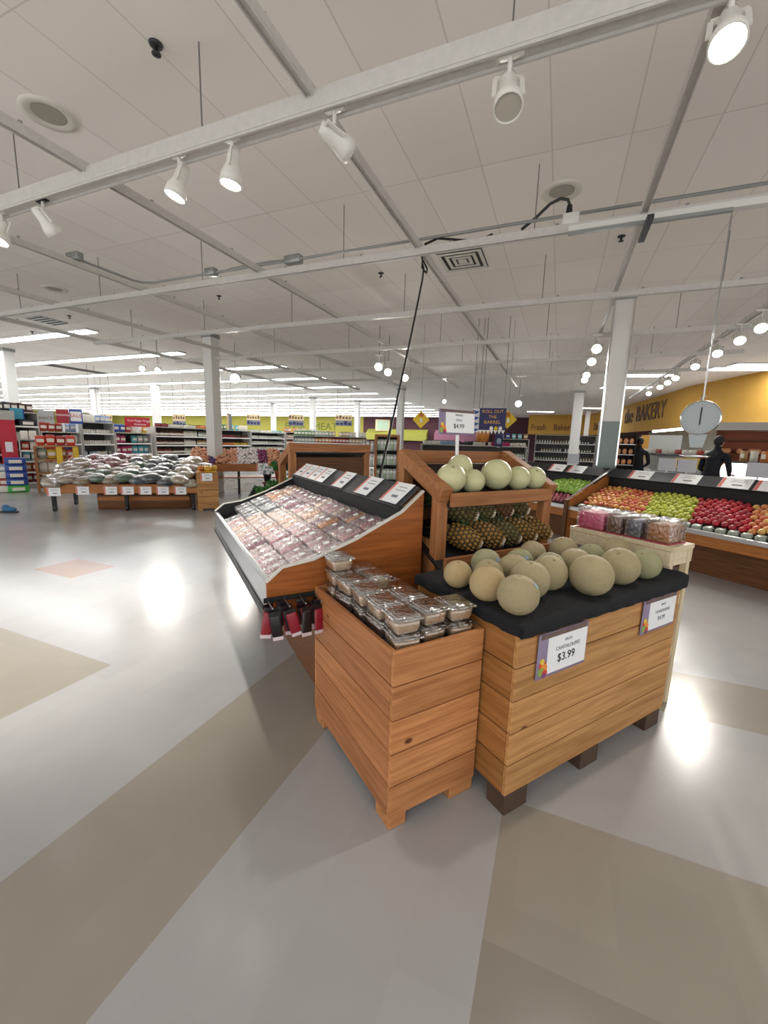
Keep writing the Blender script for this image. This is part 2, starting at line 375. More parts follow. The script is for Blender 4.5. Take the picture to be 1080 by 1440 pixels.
# longer crate of melons
cr = thing('wooden_crate', 'long low plank crate on dark feet carrying netted melons on a black cloth', 'crate', cf(.45, -.165), CRZ)
plank_crate(cr, 0, 1.225, 0, .66, .085, .79, 5, 'oak_x', 'oak_y_shaded')
mat('foot_brown', '4a3729', .7, var=.15)
for x in (0.0, .5, 1.06):
    for y in (-.004, .55): MB().box(x, x + .135, y, y + .1, 0, .09).build('foot', 'foot_brown', cr, .004)
MB().box(.02, 1.2, .02, .64, .1, .12).build('bottom_board', 'oak_x', cr)
# black cloth over a pad
def cloth(root_loc, rz, x0, x1, y0, y1, z, drop):
    mb = MB(); nxx, nyy = 60, 34; vs = []; fs = []
    for j in range(nyy + 1):
        for i in range(nxx + 1):
            a = (i / nxx) * 2 - 1; c = (j / nyy) * 2 - 1
            def ease(q): return math.copysign(min(1, abs(q) / .88), q)
            fx, fy = ease(a), ease(c)
            dr = max(max(0, abs(a) - .9) / .1, max(0, abs(c) - .86) / .14)
            x = (x0 + x1) / 2 + fx * (x1 - x0) / 2; y = (y0 + y1) / 2 + fy * (y1 - y0) / 2
            zz = z - drop * dr ** 1.2 + .002 * math.sin(17 * a + 5 * c) * math.cos(11 * c) + .003 * random.random()
            if a > .8: zz += .03 * (1 - abs(a - .93) / .13) * (1 if c < 0 else .3) * max(0, 1 - dr * .6)
            vs.append((x + .006 * math.sin(20 * c) * dr, y + .003 * math.sin(33 * a) * dr, zz))
    for j in range(nyy):
        for i in range(nxx): fs.append((j * (nxx + 1) + i, j * (nxx + 1) + i + 1, (j + 1) * (nxx + 1) + i + 1, (j + 1) * (nxx + 1) + i))
    mb._add(vs, fs, 0, True)
    o = mb.build('cloth', 'black_cloth', None, 0, root_loc, rz)
    so = o.modifiers.new('solid', 'SOLIDIFY'); so.thickness = .008; so.offset = 1
    return o
tag(cloth(cf(.45, -.165), CRZ, -.004, 1.24, -.016, .67, .830, .046), 'black cloth spread over the top of the melon crate', 'cloth')
MB().box(.0, 1.225, .003, .655, .791, .818).build('pad', 'dark_liner', cr)

# printed price signs with a fruit picture
for nm, c in (('fruit_red', 'd0452f'), ('fruit_orange', 'e8923a'), ('fruit_green', '8aa84a'), ('fruit_yellow', 'e6c64a'), ('fruit_purple', '7a4a78')): mat(nm, c, .5)
mat('sign_brown', '6e5a55', .6, var=.3, vscale=90); mat('sign_lilac', '8b7d98', .6)
def price_sign(label, loc, rz, w, h, lines, group=None, tilt=0, soft='ink'):
    r = thing('price_sign', label, 'sign', loc, rz, group); r.rotation_euler = (tilt, 0, rz)
    MB().rbox((0, 0, 0), (w, .006, h), .003, 1).build('backing', 'sign_lilac', r)
    MB().box(-w * .46, w * .46, -.0042, -.0032, h * .38, h * .485).build('header_strip', 'sign_brown', r)
    MB().box(-w * .32, w * .475, -.0045, -.0033, -h * .42, h * .38).build('price_card', 'card_white', r)
    mb = MB()
    for k, (x, z, q, mi) in enumerate(((-.40, -.18, .07, 0), (-.37, -.26, .075, 1), (-.42, -.33, .065, 2), (-.35, -.38, .06, 0), (-.41, -.10, .045, 3), (-.36, -.42, .04, 4))):
        mb.cyl((x * w, -.0046 - k * .0002, z * h), (x * w, -.003, z * h), q * w * .9, n=12, mi=mi, sm=False)
    mb.build('fruit_picture', ['fruit_red', 'fruit_orange', 'fruit_green', 'fruit_yellow', 'fruit_purple'], r)
    for tx, x, z, s, mt in lines: text(tx, s * h, mt, r, FACE(x * w, -.0048, z * h))
    return r
price_sign('lilac edged price sign pinned at the left on the front of the melon crate', cf(.715, -.1735, .672), CRZ, .315, .195,
           [('EACH', .08, .24, .09, 'ink_soft'), ('CANTALOUPES', .08, .08, .115, 'ink_soft'), ('$3.99', .06, -.14, .26, 'ink')])
price_sign('price sign pinned at the right end of the melon crate front', cf(1.465, -.1735, .688), CRZ, .315, .18,
           [('EACH', .08, .24, .09, 'ink_soft'), ('HONEYDEWS', .08, .05, .12, 'ink_soft'), ('$4.99', .06, -.15, .17, 'ink_soft')])

# two tier fruit rack
WD, TOP = .95, 1.42
def fruit_rack(label, loc, rz):
    r = thing('fruit_rack', label, 'rack', loc, rz)
    for x in (0, WD - .05):
        for nm, y, zt in (('front_post', 0, 1.20), ('rear_post', .36, 1.385)): MB().box(x - .0125, x + .0625, y, y + .06, 0, zt).build(nm, 'rack_z', r, .004)
        MB().bar((x + .025, -.02, 1.205), (x + .025, .425, 1.415), .078, .085).build('side_rail', 'rack_x', r, .004)
        MB().box(x + .012, x + .038, .056, .359, .0, .93).build('side_panel', 'rack_z', r)
    MB().box(.051, WD - .051, -.045, -.023, 1.142, 1.222).build('front_board', 'rack_x', r, .004)
    MB().box(-.0, WD, .43, .452, 1.36, 1.445).build('back_board', 'rack_x', r, .004)
    mb = MB(); mb._add([(.052, -.022, 1.135), (WD - .052, -.022, 1.135), (WD - .052, .428, 1.34), (.052, .428, 1.34), (.052, -.022, 1.15), (WD - .052, -.022, 1.15), (WD - .052, .428, 1.355), (.052, .428, 1.355)], [(0, 3, 2, 1), (4, 5, 6, 7), (0, 1, 5, 4), (1, 2, 6, 5), (2, 3, 7, 6), (3, 0, 4, 7)])
    mb.build('upper_tray', 'black', r)
    mb = MB(); mb._add([(-.03, -.09, .775), (WD + .09, -.09, .775), (WD + .09, .355, .98), (-.03, .355, .98), (-.03, -.09, .79), (WD + .09, -.09, .79), (WD + .09, .355, .995), (-.03, .355, .995)], [(0, 3, 2, 1), (4, 5, 6, 7), (0, 1, 5, 4), (1, 2, 6, 5), (2, 3, 7, 6), (3, 0, 4, 7)])
    mb.build('lower_tray', 'black', r)
    MB().box(-.03, WD + .1, -.115, -.091, .772, .872).build('tray_lip', 'rack_x', r, .006)
    MB().box(.0, WD, .39, .41, .1, 1.3).build('back_panel', 'dark_wood', r)
    return r
fruit_rack('brown two tier wooden rack holding honeydews above pineapples', cf(.70, .665), CRZ)

# melons -------------------------------------------------------------
def net_mat(name, skin, net, scale):
    M = bpy.data.materials.new(name); M.use_nodes = True; nt = M.node_tree; N = nt.nodes; L = nt.links; b = N['Principled BSDF']
    b.inputs['Roughness'].default_value = .65; b.inputs['Specular IOR Level'].default_value = .3
    tc = N.new('ShaderNodeTexCoord'); nz = N.new('ShaderNodeTexNoise'); nz.inputs['Scale'].default_value = 14; L.new(tc.outputs['Object'], nz.inputs['Vector'])
    ad = N.new('ShaderNodeVectorMath'); ad.operation = 'MULTIPLY_ADD'; ad.inputs[1].default_value = (.02, .02, .02); L.new(nz.outputs['Color'], ad.inputs[0]); L.new(tc.outputs['Object'], ad.inputs[2])
    v = N.new('ShaderNodeTexVoronoi'); v.feature = 'DISTANCE_TO_EDGE'; v.inputs['Scale'].default_value = scale; L.new(ad.outputs[0], v.inputs['Vector'])
    r = N.new('ShaderNodeMapRange'); r.inputs[1].default_value = .03; r.inputs[2].default_value = .16; L.new(v.outputs['Distance'], r.inputs[0])
    mx = N.new('ShaderNodeMix'); mx.data_type = 'RGBA'; L.new(r.outputs[0], mx.inputs[0]); mx.inputs[6].default_value = srgb(net); mx.inputs[7].default_value = srgb(skin)
    n3 = N.new('ShaderNodeTexNoise'); n3.inputs['Scale'].default_value = 6; L.new(tc.outputs['Object'], n3.inputs['Vector'])
    oi = N.new('ShaderNodeObjectInfo'); h = N.new('ShaderNodeHueSaturation'); mr = N.new('ShaderNodeMapRange'); mr.inputs[3].default_value = .88; mr.inputs[4].default_value = 1.1
    L.new(n3.outputs['Fac'], mr.inputs[0]); L.new(mr.outputs[0], h.inputs['Value']); L.new(mx.outputs[2], h.inputs['Color']); L.new(h.outputs[0], b.inputs['Base Color'])
    bp = N.new('ShaderNodeBump'); bp.invert = True; bp.inputs['Strength'].default_value = .5; bp.inputs['Distance'].default_value = .004; L.new(r.outputs[0], bp.inputs['Height']); L.new(bp.outputs[0], b.inputs['Normal'])
    MATS[name] = M
net_mat('cantaloupe_tan', 'a3956d', 'beb18f', 95); net_mat('cantaloupe_green', '98986e', 'b5b08e', 95); net_mat('cantaloupe_gold', 'b89a68', 'cbb892', 95)
mat('honeydew_skin', 'c6c598', .38, var=.07, vscale=9, bump=.05, bscale=30); mat('stem_scar', '8a7a50', .8); mat('sticker', '8fa3b4', .4)
def melon(name, label, cat, skin, sticker=None, dent=.04):
    r = thing(name, label, cat)
    MB().ball((0, 0, 0), 1, 24, 16, fn=lambda p, t, ph: 1 - dent * math.exp(-((PI - ph) / .25) ** 2) - dent * math.exp(-(ph / .25) ** 2)).build('rind', skin, r)
    MB().cyl((0, 0, .95), (0, 0, .972), .11, .08, 10).build('stem_scar', 'stem_scar', r)
    if sticker:
        T = Matrix.Rotation(sticker[1], 4, 'Z') @ Matrix.Rotation(sticker[0], 4, 'Y'); MB().cyl((0, 0, .99), (0, 0, 1.008), .16, n=14, T=T).build('sticker', 'sticker', r)
    return r
# (u, w, skin, label) on the cloth; heaped ones carry a lift
GR = 'netted melons on the black cloth'
MEL = [(.515, -.085, 'tan', .082, 'tan netted melon with a grey sticker, nearest the left front corner of the crate', (.9, .55)),
       (.525, .06, 'gold', .078, 'orange toned netted melon left of the melon with the sticker, nearest the tubs', None),
       (.70, .015, 'tan', .086, 'netted melon just behind the stickered melon at the left front', None),
       (.52, .235, 'gold', .066, 'small golden melon at the left rear, nearest the rack post', None),
       (.575, .165, 'tan', .072, 'melon between the small golden rear melon and the orange toned one', None),
       (.735, .285, 'green', .075, 'rear melon with a grey sticker on its right side, under the pineapple tray', (1.1, .2)),
       (.765, .16, 'tan', .078, 'pale melon in the middle row straight behind the two left front melons', None),
       (.925, .265, 'green', .07, 'pale melon showing a green sticker behind the middle row', (1.0, -.3)),
       (1.12, .345, 'tan', .072, 'rear melon below the right end of the pineapple tray', None),
       (.885, .03, 'tan', .083, 'round melon left of the largest front melon', None),
       (.965, -.075, 'tan', .095, 'largest netted melon, in the centre of the front row', None),
       (1.265, -.06, 'tan', .092, 'big melon leaning to the right between the largest and the greenish one', None),
       (1.475, -.07, 'green', .078, 'greenish netted melon at the far right front by the pale stand', None),
       (1.325, .30, 'tan', .078, 'rear melon in front of the left end of the pale stand', None),
       (1.14, .10, 'tan', .079, 'melon tucked behind the largest front melon', None),
       (1.37, .16, 'green', .072, 'melon half hidden behind the big leaning one', None),
       (1.53, .13, 'tan', .085, 'melon under clear film at the right rear beside the pale stand', None),
       (1.00, .13, 'green', .072, 'melon in the middle row to the left of the tucked one', None)]
P = [[a[0], a[1], a[3]] for a in MEL]
for it in range(200):
    for i in range(len(P)):
        for j in range(i):
            dx, dy = P[i][0] - P[j][0], P[i][1] - P[j][1]; d = math.hypot(dx, dy); need = (P[i][2] + P[j][2]) * .995
            if d < need:
                k = (need - d) / d / 2; P[i][0] += dx * k; P[i][1] += dy * k; P[j][0] -= dx * k; P[j][1] -= dy * k
        P[i][0] = max(.5, min(1.6, P[i][0])); P[i][1] = max(-.09, min(.40, P[i][1]))
for (u, w, sk, rad, lab, st), p in zip(MEL, P):
    r = melon('cantaloupe', lab, 'melon', 'cantaloupe_' + sk, st); r['group'] = GR
    r.location = cf(p[0], p[1], .838 + rad * .94); r.scale = (rad, rad, rad * .97); r.rotation_euler = (random.uniform(-.5, .5) if not st else 0, random.uniform(-.5, .5) if not st else 0, CRZ - PI / 2 + (0 if st else random.uniform(0, 6)))
HD = [(.815, .745, .088, 'honeydew at the left end of the upper rack tray'), (.985, .73, .074, 'smaller honeydew second from the left on the upper tray'),
      (1.02, .875, .08, 'honeydew sitting highest, behind the second one on the upper tray'), (1.215, .755, .098, 'widest honeydew, mid right on the upper tray'),
      (1.40, .74, .08, 'honeydew second from the right on the upper tray'), (1.555, .74, .078, 'honeydew at the right end of the upper tray')]
P2 = [[a[0], a[1], a[2]] for a in HD]
for it in range(100):
    for i in range(6):
        for j in range(i):
            dx, dy = P2[i][0] - P2[j][0], P2[i][1] - P2[j][1]; d = math.hypot(dx, dy); need = P2[i][2] + P2[j][2]
            if d < need: k = (need - d) / d / 2; P2[i][0] += dx * k; P2[i][1] += dy * k * .3; P2[j][0] -= dx * k; P2[j][1] -= dy * k * .3
        P2[i][0] = max(.84, min(1.56, P2[i][0])); P2[i][1] = max(.735, P2[i][1])
for (u, w, rad, lab), p in zip(HD, P2):
    r = melon('honeydew', lab + ', pale green and smooth', 'melon', 'honeydew_skin'); r['group'] = 'honeydews on the upper tray'
    y = p[1] - .665; z = 1.150 + (y + .022) / .45 * .205 + rad * 1.1
    r.location = cf(p[0], p[1], z); r.scale = (rad, rad, rad * .98); r.rotation_euler = (random.uniform(.3, 1), random.uniform(-.6, .6), random.uniform(0, 6))

# pineapples ---------------------------------------------------------
mat('pineapple_gold', '9b7434', .55, island=.25); mat('pineapple_olive', '6d6638', .6, island=.28); mat('pineapple_red', '7d4a30', .6, island=.25)
mat('pineapple_groove', '4a3d20', .8); mat('pine_leaf', '41583a', .5, island=.3); mat('pine_cut', 'd8cdb8', .8, var=.15, vscale=30)
def pineapple(body):
    """lies along local x: crown at -x, cut base at +x"""
    r = thing('pineapple', '-', 'fruit'); mb = MB(); RB, LB = .062, .105
    mb.ball((0, 0, 0), (LB, RB * .95, RB * .95), 18, 12, mi=1)
    rows, n = 9, 13
    for j in range(rows):
        a = -1 + 2 * (j + .5) / rows; rr = RB * math.sqrt(max(.12, 1 - abs(a) ** 2.6)); x = a * LB
        for i in range(n):
            t = 2 * PI * (i + (j % 2) * .5) / n; s = rr * 1.9 / n * 1.42; dx = LB / rows * .98
            c = Vector((x, rr * math.cos(t), rr * math.sin(t))); nrm = Vector((a * .5, math.cos(t), math.sin(t))).normalized(); tg = Vector((0, -math.sin(t), math.cos(t))); ax = Vector((1, 0, 0))
            vs = [c + ax * dx - nrm * .003, c + tg * s - nrm * .003, c - ax * dx - nrm * .003, c - tg * s - nrm * .003, c + nrm * .0045 - ax * .002]
            mb._add(vs, [(0, 1, 4), (1, 2, 4), (2, 3, 4), (3, 0, 4)])
    mb.build('fruit_body', [body, 'pineapple_groove'], r)
    mb = MB()
    for k in range(26):
        t = k * 2.4; sp = .3 + .9 * (1 - k / 26); ln = .07 + .05 * (k / 26); d = Vector((-1, sp * math.cos(t), sp * math.sin(t))).normalized(); c = Vector((-LB * .9, .012 * math.cos(t), .012 * math.sin(t)))
        sd = d.cross(Vector((0, -math.sin(t), math.cos(t)))).normalized(); w = Vector((0, -math.sin(t), math.cos(t))) * .011
        tip = c + d * ln + sd * .012
        mb._add([c - w, c + w, c + d * ln * .55 + w * .8, tip, c + d * ln * .55 - w * .8, c + d * ln * .4 - sd * .004], [(0, 1, 5), (1, 2, 5), (2, 3, 5), (3, 4, 5), (4, 0, 5)])
    mb.build('crown', 'pine_leaf', r)
    MB().cyl((LB * .9, 0, 0), (LB * 1.04, 0, 0), .03, .019, 12).build('cut_base', 'pine_cut', r)
    return r
PK = {k: Kind(pineapple('pineapple_' + k)) for k in ('gold', 'olive', 'red')}
PI_ = [(.93, 0, 'gold', 'golden pineapple at the left end of the lower rack row, base pointing right'), (1.12, 0, 'gold', 'golden pineapple second from left in the lower row'), (1.27, 0, 'olive', 'dull olive pineapple in the middle of the lower row'),
       (1.42, 0, 'gold', 'golden pineapple fourth from left in the lower row'), (1.57, 0, 'gold', 'golden pineapple at the right end of the lower row'),
       (1.0, 1, 'olive', 'big dark olive pineapple on top at the left of the upper row'), (1.17, 1, 'olive', 'olive pineapple with a pale base second in the upper row'), (1.34, 1, 'red', 'reddish brown pineapple in the upper row'), (1.5, 1, 'olive', 'green tinged pineapple at the right of the upper row')]
for u, k, body, lab in PI_:
    y = .05 + .0 * k; z = .79 + (y + .09) / .445 * .205 + .066
    s = 1.3 if (u == 1.0) else 1.15
    if k == 0: loc = cf(u, .715, .937)
    else: loc = cf(u, .86, 1.085)
    PK[body].put(loc, (0, .35, CRZ - .75 + random.uniform(-.12, .12)), lab, 'pineapples on the lower rack tray', s)

# pale stand with boxed sweets
st = thing('wooden_stand', 'narrow pale pine stand carrying clear boxes of sweets, right of the melon crate', 'stand', cf(1.70, -.09), CRZ)
for x in (0, .185):
    for y in (0, .575): MB().box(x, x + .035, y, y + .035, 0, .955).build('leg', 'pale_z', st, .003)
MB().box(-.005, .225, -.01, .62, .955, .98).build('top', 'pale_x', st, .003)
for y in (.005, .58): MB().box(.036, .184, y, y + .02, .87, .95).build('end_rail', 'pale_x', st)
for x in (-.012, .222): MB().box(x, x + .011, .0, .61, .875, .953).build('side_rail', 'pale_x', st)
for z in (.3, .62):
    MB().box(.036, .184, .008, .025, z, z + .07).build('cross_rail', 'pale_x', st); MB().box(.0, .22, .04, .57, z + .071, z + .085).build('shelf', 'pale_x', st)
mat('sweet_pink', 'd0507c', .6, var=.25, vscale=60); mat('sweet_brown', '6d4736', .6, var=.3, vscale=50); mat('sweet_caramel', 'a0622f', .6, var=.3, vscale=50); mat('sweet_slate', '4e4c5c', .6, var=.3, vscale=50); mat('box_rim', 'a34050', .5)
for i, (y, L, c, lab) in enumerate(((.50, .19, 'sweet_pink', 'clear box of bright pink sweets at the left on the pale stand'), (.345, .1, 'sweet_brown', 'clear box of dark brown sweets second on the pale stand'),
                                    (.23, .1, 'sweet_slate', 'clear box with slate coloured sweets third on the pale stand'), (.095, .14, 'sweet_caramel', 'clear box of caramel brown sweets nearest the right end of the stand'))):
    r = thing('sweet_box', lab, 'box', cf(1.70 + .108, -.09 + y, .981), CRZ, 'clear boxes of sweets')
    MB().rbox((0, 0, .055), (.17, L - .02, .1), .012, 2).build('sweets', c, r); MB().rbox((0, 0, .066), (.19, L - .004, .131), .014, 2).build('clear_box', 'clear_film', r); MB().box(-.095, .095, -L / 2 + .002, L / 2 - .002, 0.0, .006).build('rim', 'box_rim', r)

# tubs in the near crate
mat('tub_filling', 'b59a7c', .6, var=.15, vscale=40); mat('tub_filling_dark', '6b564e', .6, var=.2, vscale=40)
def tub(fill):
    r = thing('food_tub', '-', 'tub')
    MB().rbox((0, 0, .029), (.108, .128, .054), .016, 3, taper=.84).build('filling', fill, r)
    MB().rbox((0, 0, .030), (.114, .134, .058), .018, 3, taper=.86).build('tub_wall', 'clear_shell', r)
    mb = MB(); mb.rbox((0, 0, .064), (.124, .144, .009), .0045, 2); mb.rbox((0, 0, .070), (.1, .12, .008), .004, 2); mb.build('lid', 'lid_film', r); return r
TK = [Kind(tub('tub_filling')), Kind(tub('tub_filling_dark'))]
COLS = [(.095, 'left column'), (.23, 'middle column'), (.355, 'column beside the melons')]
ROWS = ['near end of crate', 'second row of crate', 'third row of crate', 'fourth row of crate', 'rear row of crate']
for ci, (cx, cn) in enumerate(COLS):
    for ri in range(5):
        n = [[3, 3, 3, 3, 4], [3, 3, 2, 3, 3], [3, 2, 2, 2, 2]][ci][ri]; sj = random.uniform(-.12, .12)
        if ci == 1 and ri == 0: n = 3
        cy = .095 + ri * .148 + (.02 if ci == 1 else 0) * (ri < 4)
        for k in range(n):
            dark = 1 if (ci == 0 and ri in (1, 2, 3) and k < 2) else 0
            pos = ('top', 'upper', 'lower', 'bottom')[n - 1 - k] if n - 1 - k < 4 else 'low'
            lab = f"{'dark' if dark else 'tan'} lidded tub, {['top','second down','third down','fourth down'][n-1-k]}, {cn}, {ROWS[ri]}"
            TK[dark].put(cf(cx + random.uniform(-.004, .004), min(cy, .69) + random.uniform(-.002, .002), .6325 + k * .0755), (0, 0, CRZ + sj + random.uniform(-.08, .08)), lab, 'food tubs in the near crate')

# ------------------------------------------------------------------ sloped produce case
KRZ = CRZ - math.radians(2.6); K0 = cf(-.24, .80)
KX = Vector((math.cos(KRZ), math.sin(KRZ), 0)); KY = Vector((-math.sin(KRZ), math.cos(KRZ), 0)); KL = 2.21
def kf(x, y, z): return K0 + KX * x + KY * y + Vector((0, 0, z))
kc = thing('produce_case', 'long sloped black produce case full of wrapped packs, behind the tub crate', 'display case', K0, KRZ)
PROF = [(0, .64), (0, .795), (.08, .862), (.24, .885), (.48, .972), (.76, 1.105), (.90, 1.22), (.90, .0), (.36, 0), (.36, .5), (.12, .6)]
for y, nm in ((0, 'near'), (KL - .025, 'far')):
    MB().prism(PROF, y, y + .022, 'y').build('end_panel', 'panel_wood' if nm == 'near' else 'black', kc, .003)
    mb = MB()
    top = PROF[1:7]
    for p, q in zip(top[:-1], top[1:]): mb.bar((p[0], y + .011, p[1] + .003), (q[0], y + .011, q[1] + .003), .026, .008)
    mb.build('edge_trim', 'off_white', kc)
MB().prism([(0, .74), (.70, .90), (.70, .955), (.03, .70)][:0] or [(.03, .685), (.74, .95), (.74, .965), (.03, .70)], .024, KL - .027, 'y').build('deck', 'black', kc)
MB().prism([(0, .645), (.025, .645), (.04, .78), (.022, .795), (0, .79)], .023, KL - .026, 'y').build('front_lip', 'steel', kc, .003)
MB().prism([(-.012, .60), (.03, .60), (.03, .643), (-.012, .643)], .0, KL, 'y').build('bumper', 'dark_steel', kc, .006)
MB().prism([(.745, .5), (.775, .5), (.775, 1.14), (.745, 1.14)], .024, KL - .027, 'y').build('back_wall', 'black', kc)
MB().prism([(.735, 1.13), (.745, 1.122), (.885, 1.236), (.876, 1.246)], .024, KL - .027, 'y').build('price_rail', 'dark_steel', kc)
MB().prism([(.776, .0), (.895, .0), (.895, 1.23), (.776, 1.14)], .024, KL - .027, 'y').build('rear_cabinet', 'dark_wood', kc)
MB().prism([(.34, 0), (.775, 0), (.775, .64), (.34, .52)], .024, KL - .027, 'y').build('base', 'base_wood', kc)
MB().prism([(.03, .605), (.34, .52), (.34, .5), (.03, .585)], .024, KL - .027, 'y').build('underside', 'dark_steel', kc)
# price cards on the rail
mat('card_red', 'd8756a', .6)
def rail_card(w, h, marks=True):
    r = thing('price_card', '-', 'price card')
    MB().box(-w / 2, w / 2, -h / 2, h / 2, 0, .002).build('card', 'card_white', r)
    MB().box(-w / 2 + .002, -w / 2 + w * .12, -h / 2 + .004, h / 2 - .004, .0021, .0026).build('side_strip', 'card_red', r)
    if marks:
        mb = MB()
        for k, (x0, x1, y) in enumerate(((-.15, .3, .28), (-.2, .36, .12), (-.08, .25, -.18))): mb.box(x0 * w, x1 * w, y * h - h * (.015 if k < 2 else .06), y * h + h * (.015 if k < 2 else .06), .0021, .0025)
        mb.build('print', 'ink_soft', r)
    return r
rc = Kind(rail_card(.17, .14)); tilt = math.atan2(.114, .14)
# local x of card runs along the rail, so turn it by 90 degrees
for i, (y, lab) in enumerate(((2.03, 'white price card at the far end of the case rail'), (1.82, 'white price card second from the far end of the case rail'), (1.61, 'white price card third from the far end of the rail'), (1.40, 'white price card in the middle of the case rail, last of the touching four'),
                              (.98, 'white price card standing alone between two black gaps of the rail'), (.55, 'large white price card next to the rack post on the rail'), (.16, 'price card on the rail seen between the rack posts'))):
    q = rc.put(kf(.8095, y, 1.1975), (0, 0, 0), lab, 'price cards on the case rail', (1.22, 1.2, 1))
    q.rotation_euler = (Matrix.Rotation(KRZ - PI / 2, 3, 'Z') @ Matrix.Rotation(tilt, 3, 'X')).to_euler()

# wrapped packs
for nm, c in (('berry_red', 'b04454'), ('berry_pink', 'deb0b2'), ('berry_peach', 'f0cdb8'), ('berry_dark', '3a3642'), ('berry_plum', '96586b'), ('berry_orange', 'd88a48')): mat(nm, c, .45, island=.3)
film('pack_film', amount=.14, rough=.25, bump=1, bs=60); mat('tray_grey', 'b6aeb2', .5)
def pack(berry):
    r = thing('wrapped_pack', '-', 'pack'); rnd = random.Random(3)
    MB().rbox((0, 0, .012), (.104, .145, .024), .01, 2, taper=.88).build('tray', 'tray_grey', r)
    mb = MB()
    for i in range(4):
        for j in range(6): mb.ball((-.036 + i * .024 + rnd.uniform(-.003, .003), -.055 + j * .022 + rnd.uniform(-.003, .003), .026 + rnd.uniform(-.003, .005)), (.0135, .0135, .0125), 8, 6)
    mb.build('fruit', berry, r)
    MB().rbox((0, 0, .022), (.108, .15, .044), .014, 3).build('wrap', 'pack_film', r)
    MB().box(-.014, .016, -.024, .004, .0442, .0448).build('label', 'card_white', r); return r
BK2 = {k: Kind(pack('berry_' + k)) for k in ('red', 'pink', 'peach', 'dark', 'plum', 'orange')}
NAMES = {'red': 'red berries', 'pink': 'dusky pink berries', 'peach': 'peach coloured fruit', 'dark': 'near black berries', 'plum': 'plum coloured fruit', 'orange': 'orange fruit'}
dslope = math.atan2(.265, .71)
RN = ['nearest', 'second', 'third', 'fourth', 'fifth', 'sixth', 'seventh', 'eighth', 'ninth', 'tenth', 'eleventh', 'twelfth', 'thirteenth', 'fourteenth', 'fifteenth', 'sixteenth', 'seventeenth', 'eighteenth']
CN = ['beside front lip', 'one above lip', 'mid slope', 'one below back wall', 'against back wall']
for ri in range(18):
    y = .09 + ri * .1165
    for c in range(5):
        x = .115 + c * .142
        if ri >= 16 and c < 1: continue
        s = ri + c * 1.1
        if s > 13.2: kd = 'dark' if (c < 3) else ('orange' if ri > 14 else 'plum')
        elif s > 8.5: kd = 'peach' if random.random() < .75 else 'pink'
        elif s > 6.3 and c > 2: kd = random.choice(['orange', 'plum', 'red'])
        else: kd = random.choice(['red', 'pink', 'pink', 'plum' if c == 0 else 'red'])
        if ri in (15,) and c == 0: continue
        q = BK2[kd].put(kf(x - .004, y + random.uniform(-.003, .003), .712 + (x - .03) / .71 * .265 + .001 + random.uniform(0, .008)), (0, 0, 0), f'wrapped pack of {NAMES[kd]}, {CN[c]}, {RN[ri]} row from tub crate', 'wrapped packs in the sloped case')
        q.rotation_euler = (Matrix.Rotation(KRZ, 3, 'Z') @ Matrix.Rotation(-dslope, 3, 'Y') @ Matrix.Rotation(PI / 2 + random.uniform(-.13, .13), 3, 'Z')).to_euler()
        q.scale = (1.10, 1.04, random.uniform(1.35, 1.7))
# pouches hanging on a clip strip at the near end of the case
mat('pouch_red', '8e1f2f', .35); mat('pouch_black', '1c1519', .35); mat('pouch_tip', 'd9c8cf', .4)
hk = thing('hanging_strip', 'dark clip strip with hooks at the near front corner of the sloped case', 'clip strip', kf(.12, -.012, .0), KRZ)
MB().box(-.14, .14, -.006, .0, .70, .725).build('strip', 'black', hk)
for k in range(4): MB().tube([(-.12 + k * .08, -.004, .715), (-.12 + k * .08, -.05, .71), (-.12 + k * .08, -.11, .705), (-.12 + k * .08, -.115, .715)], .003).build('hook', 'steel', hk)
def pouch(front):
    r = thing('snack_pouch', '-', 'pouch')
    MB().rbox((0, 0, -.075), (.052, .016, .11), .008, 2).build('pouch_body', front, r); MB().box(-.026, .026, -.003, .003, -.021, .0).build('header', 'pouch_black', r); MB().box(-.024, .024, -.005, .005, -.146, -.129).build('tip', 'pouch_tip', r); return r
pk = [Kind(pouch('pouch_red')), Kind(pouch('pouch_black'))]
for k in range(4):
    for d in range(4):
        c = (k + d) % 2
        pk[c].put(kf(.12 - .12 + k * .08 + random.uniform(-.012, .012), -.012 - .024 - d * .026, .703 - (d % 2) * .012), (random.uniform(-.12, .12), random.uniform(-.25, .25), KRZ + random.uniform(-.3, .3)),
                  f"{'red' if c == 0 else 'black'} snack pouch on the {['outermost','second','third','innermost'][k]} hook, {['at the back','second from the back','third from the back','foremost'][d]}", 'pouches on the clip strip')
# sign above the pineapples
ps = price_sign('grey framed price sign reading $4.99 standing above the honeydews', cf(1.06, .98, 1.632), CRZ - .0, .305, .16, [('WHOLE', .04, .28, .11, 'ink'), ('FRESH', .04, .08, .12, 'ink_soft'), ('$4.99', .04, -.16, .25, 'ink')], tilt=-.05)
MB().box(.0, .022, .004, .012, -.24, -.06).build('stem', 'card_white', ps)


def hz(px, py, d):
    """height of a point at level distance d that shows at picture point (px, py)"""
    v = CAM_F * F_PX + CAM_R * (px - 540) + CAM_D * (py - 720)
    return H + v.z / math.hypot(v.x, v.y) * d
def azp(px, py, d):
    v = CAM_F * F_PX + CAM_R * (px - 540) + CAM_D * (py - 720); k = d / math.hypot(v.x, v.y)
    return Vector((v.x * k, v.y * k, H + v.z * k))
def facing(px):
    v = az(px, 1); return math.atan2(v.y, v.x) - PI / 2

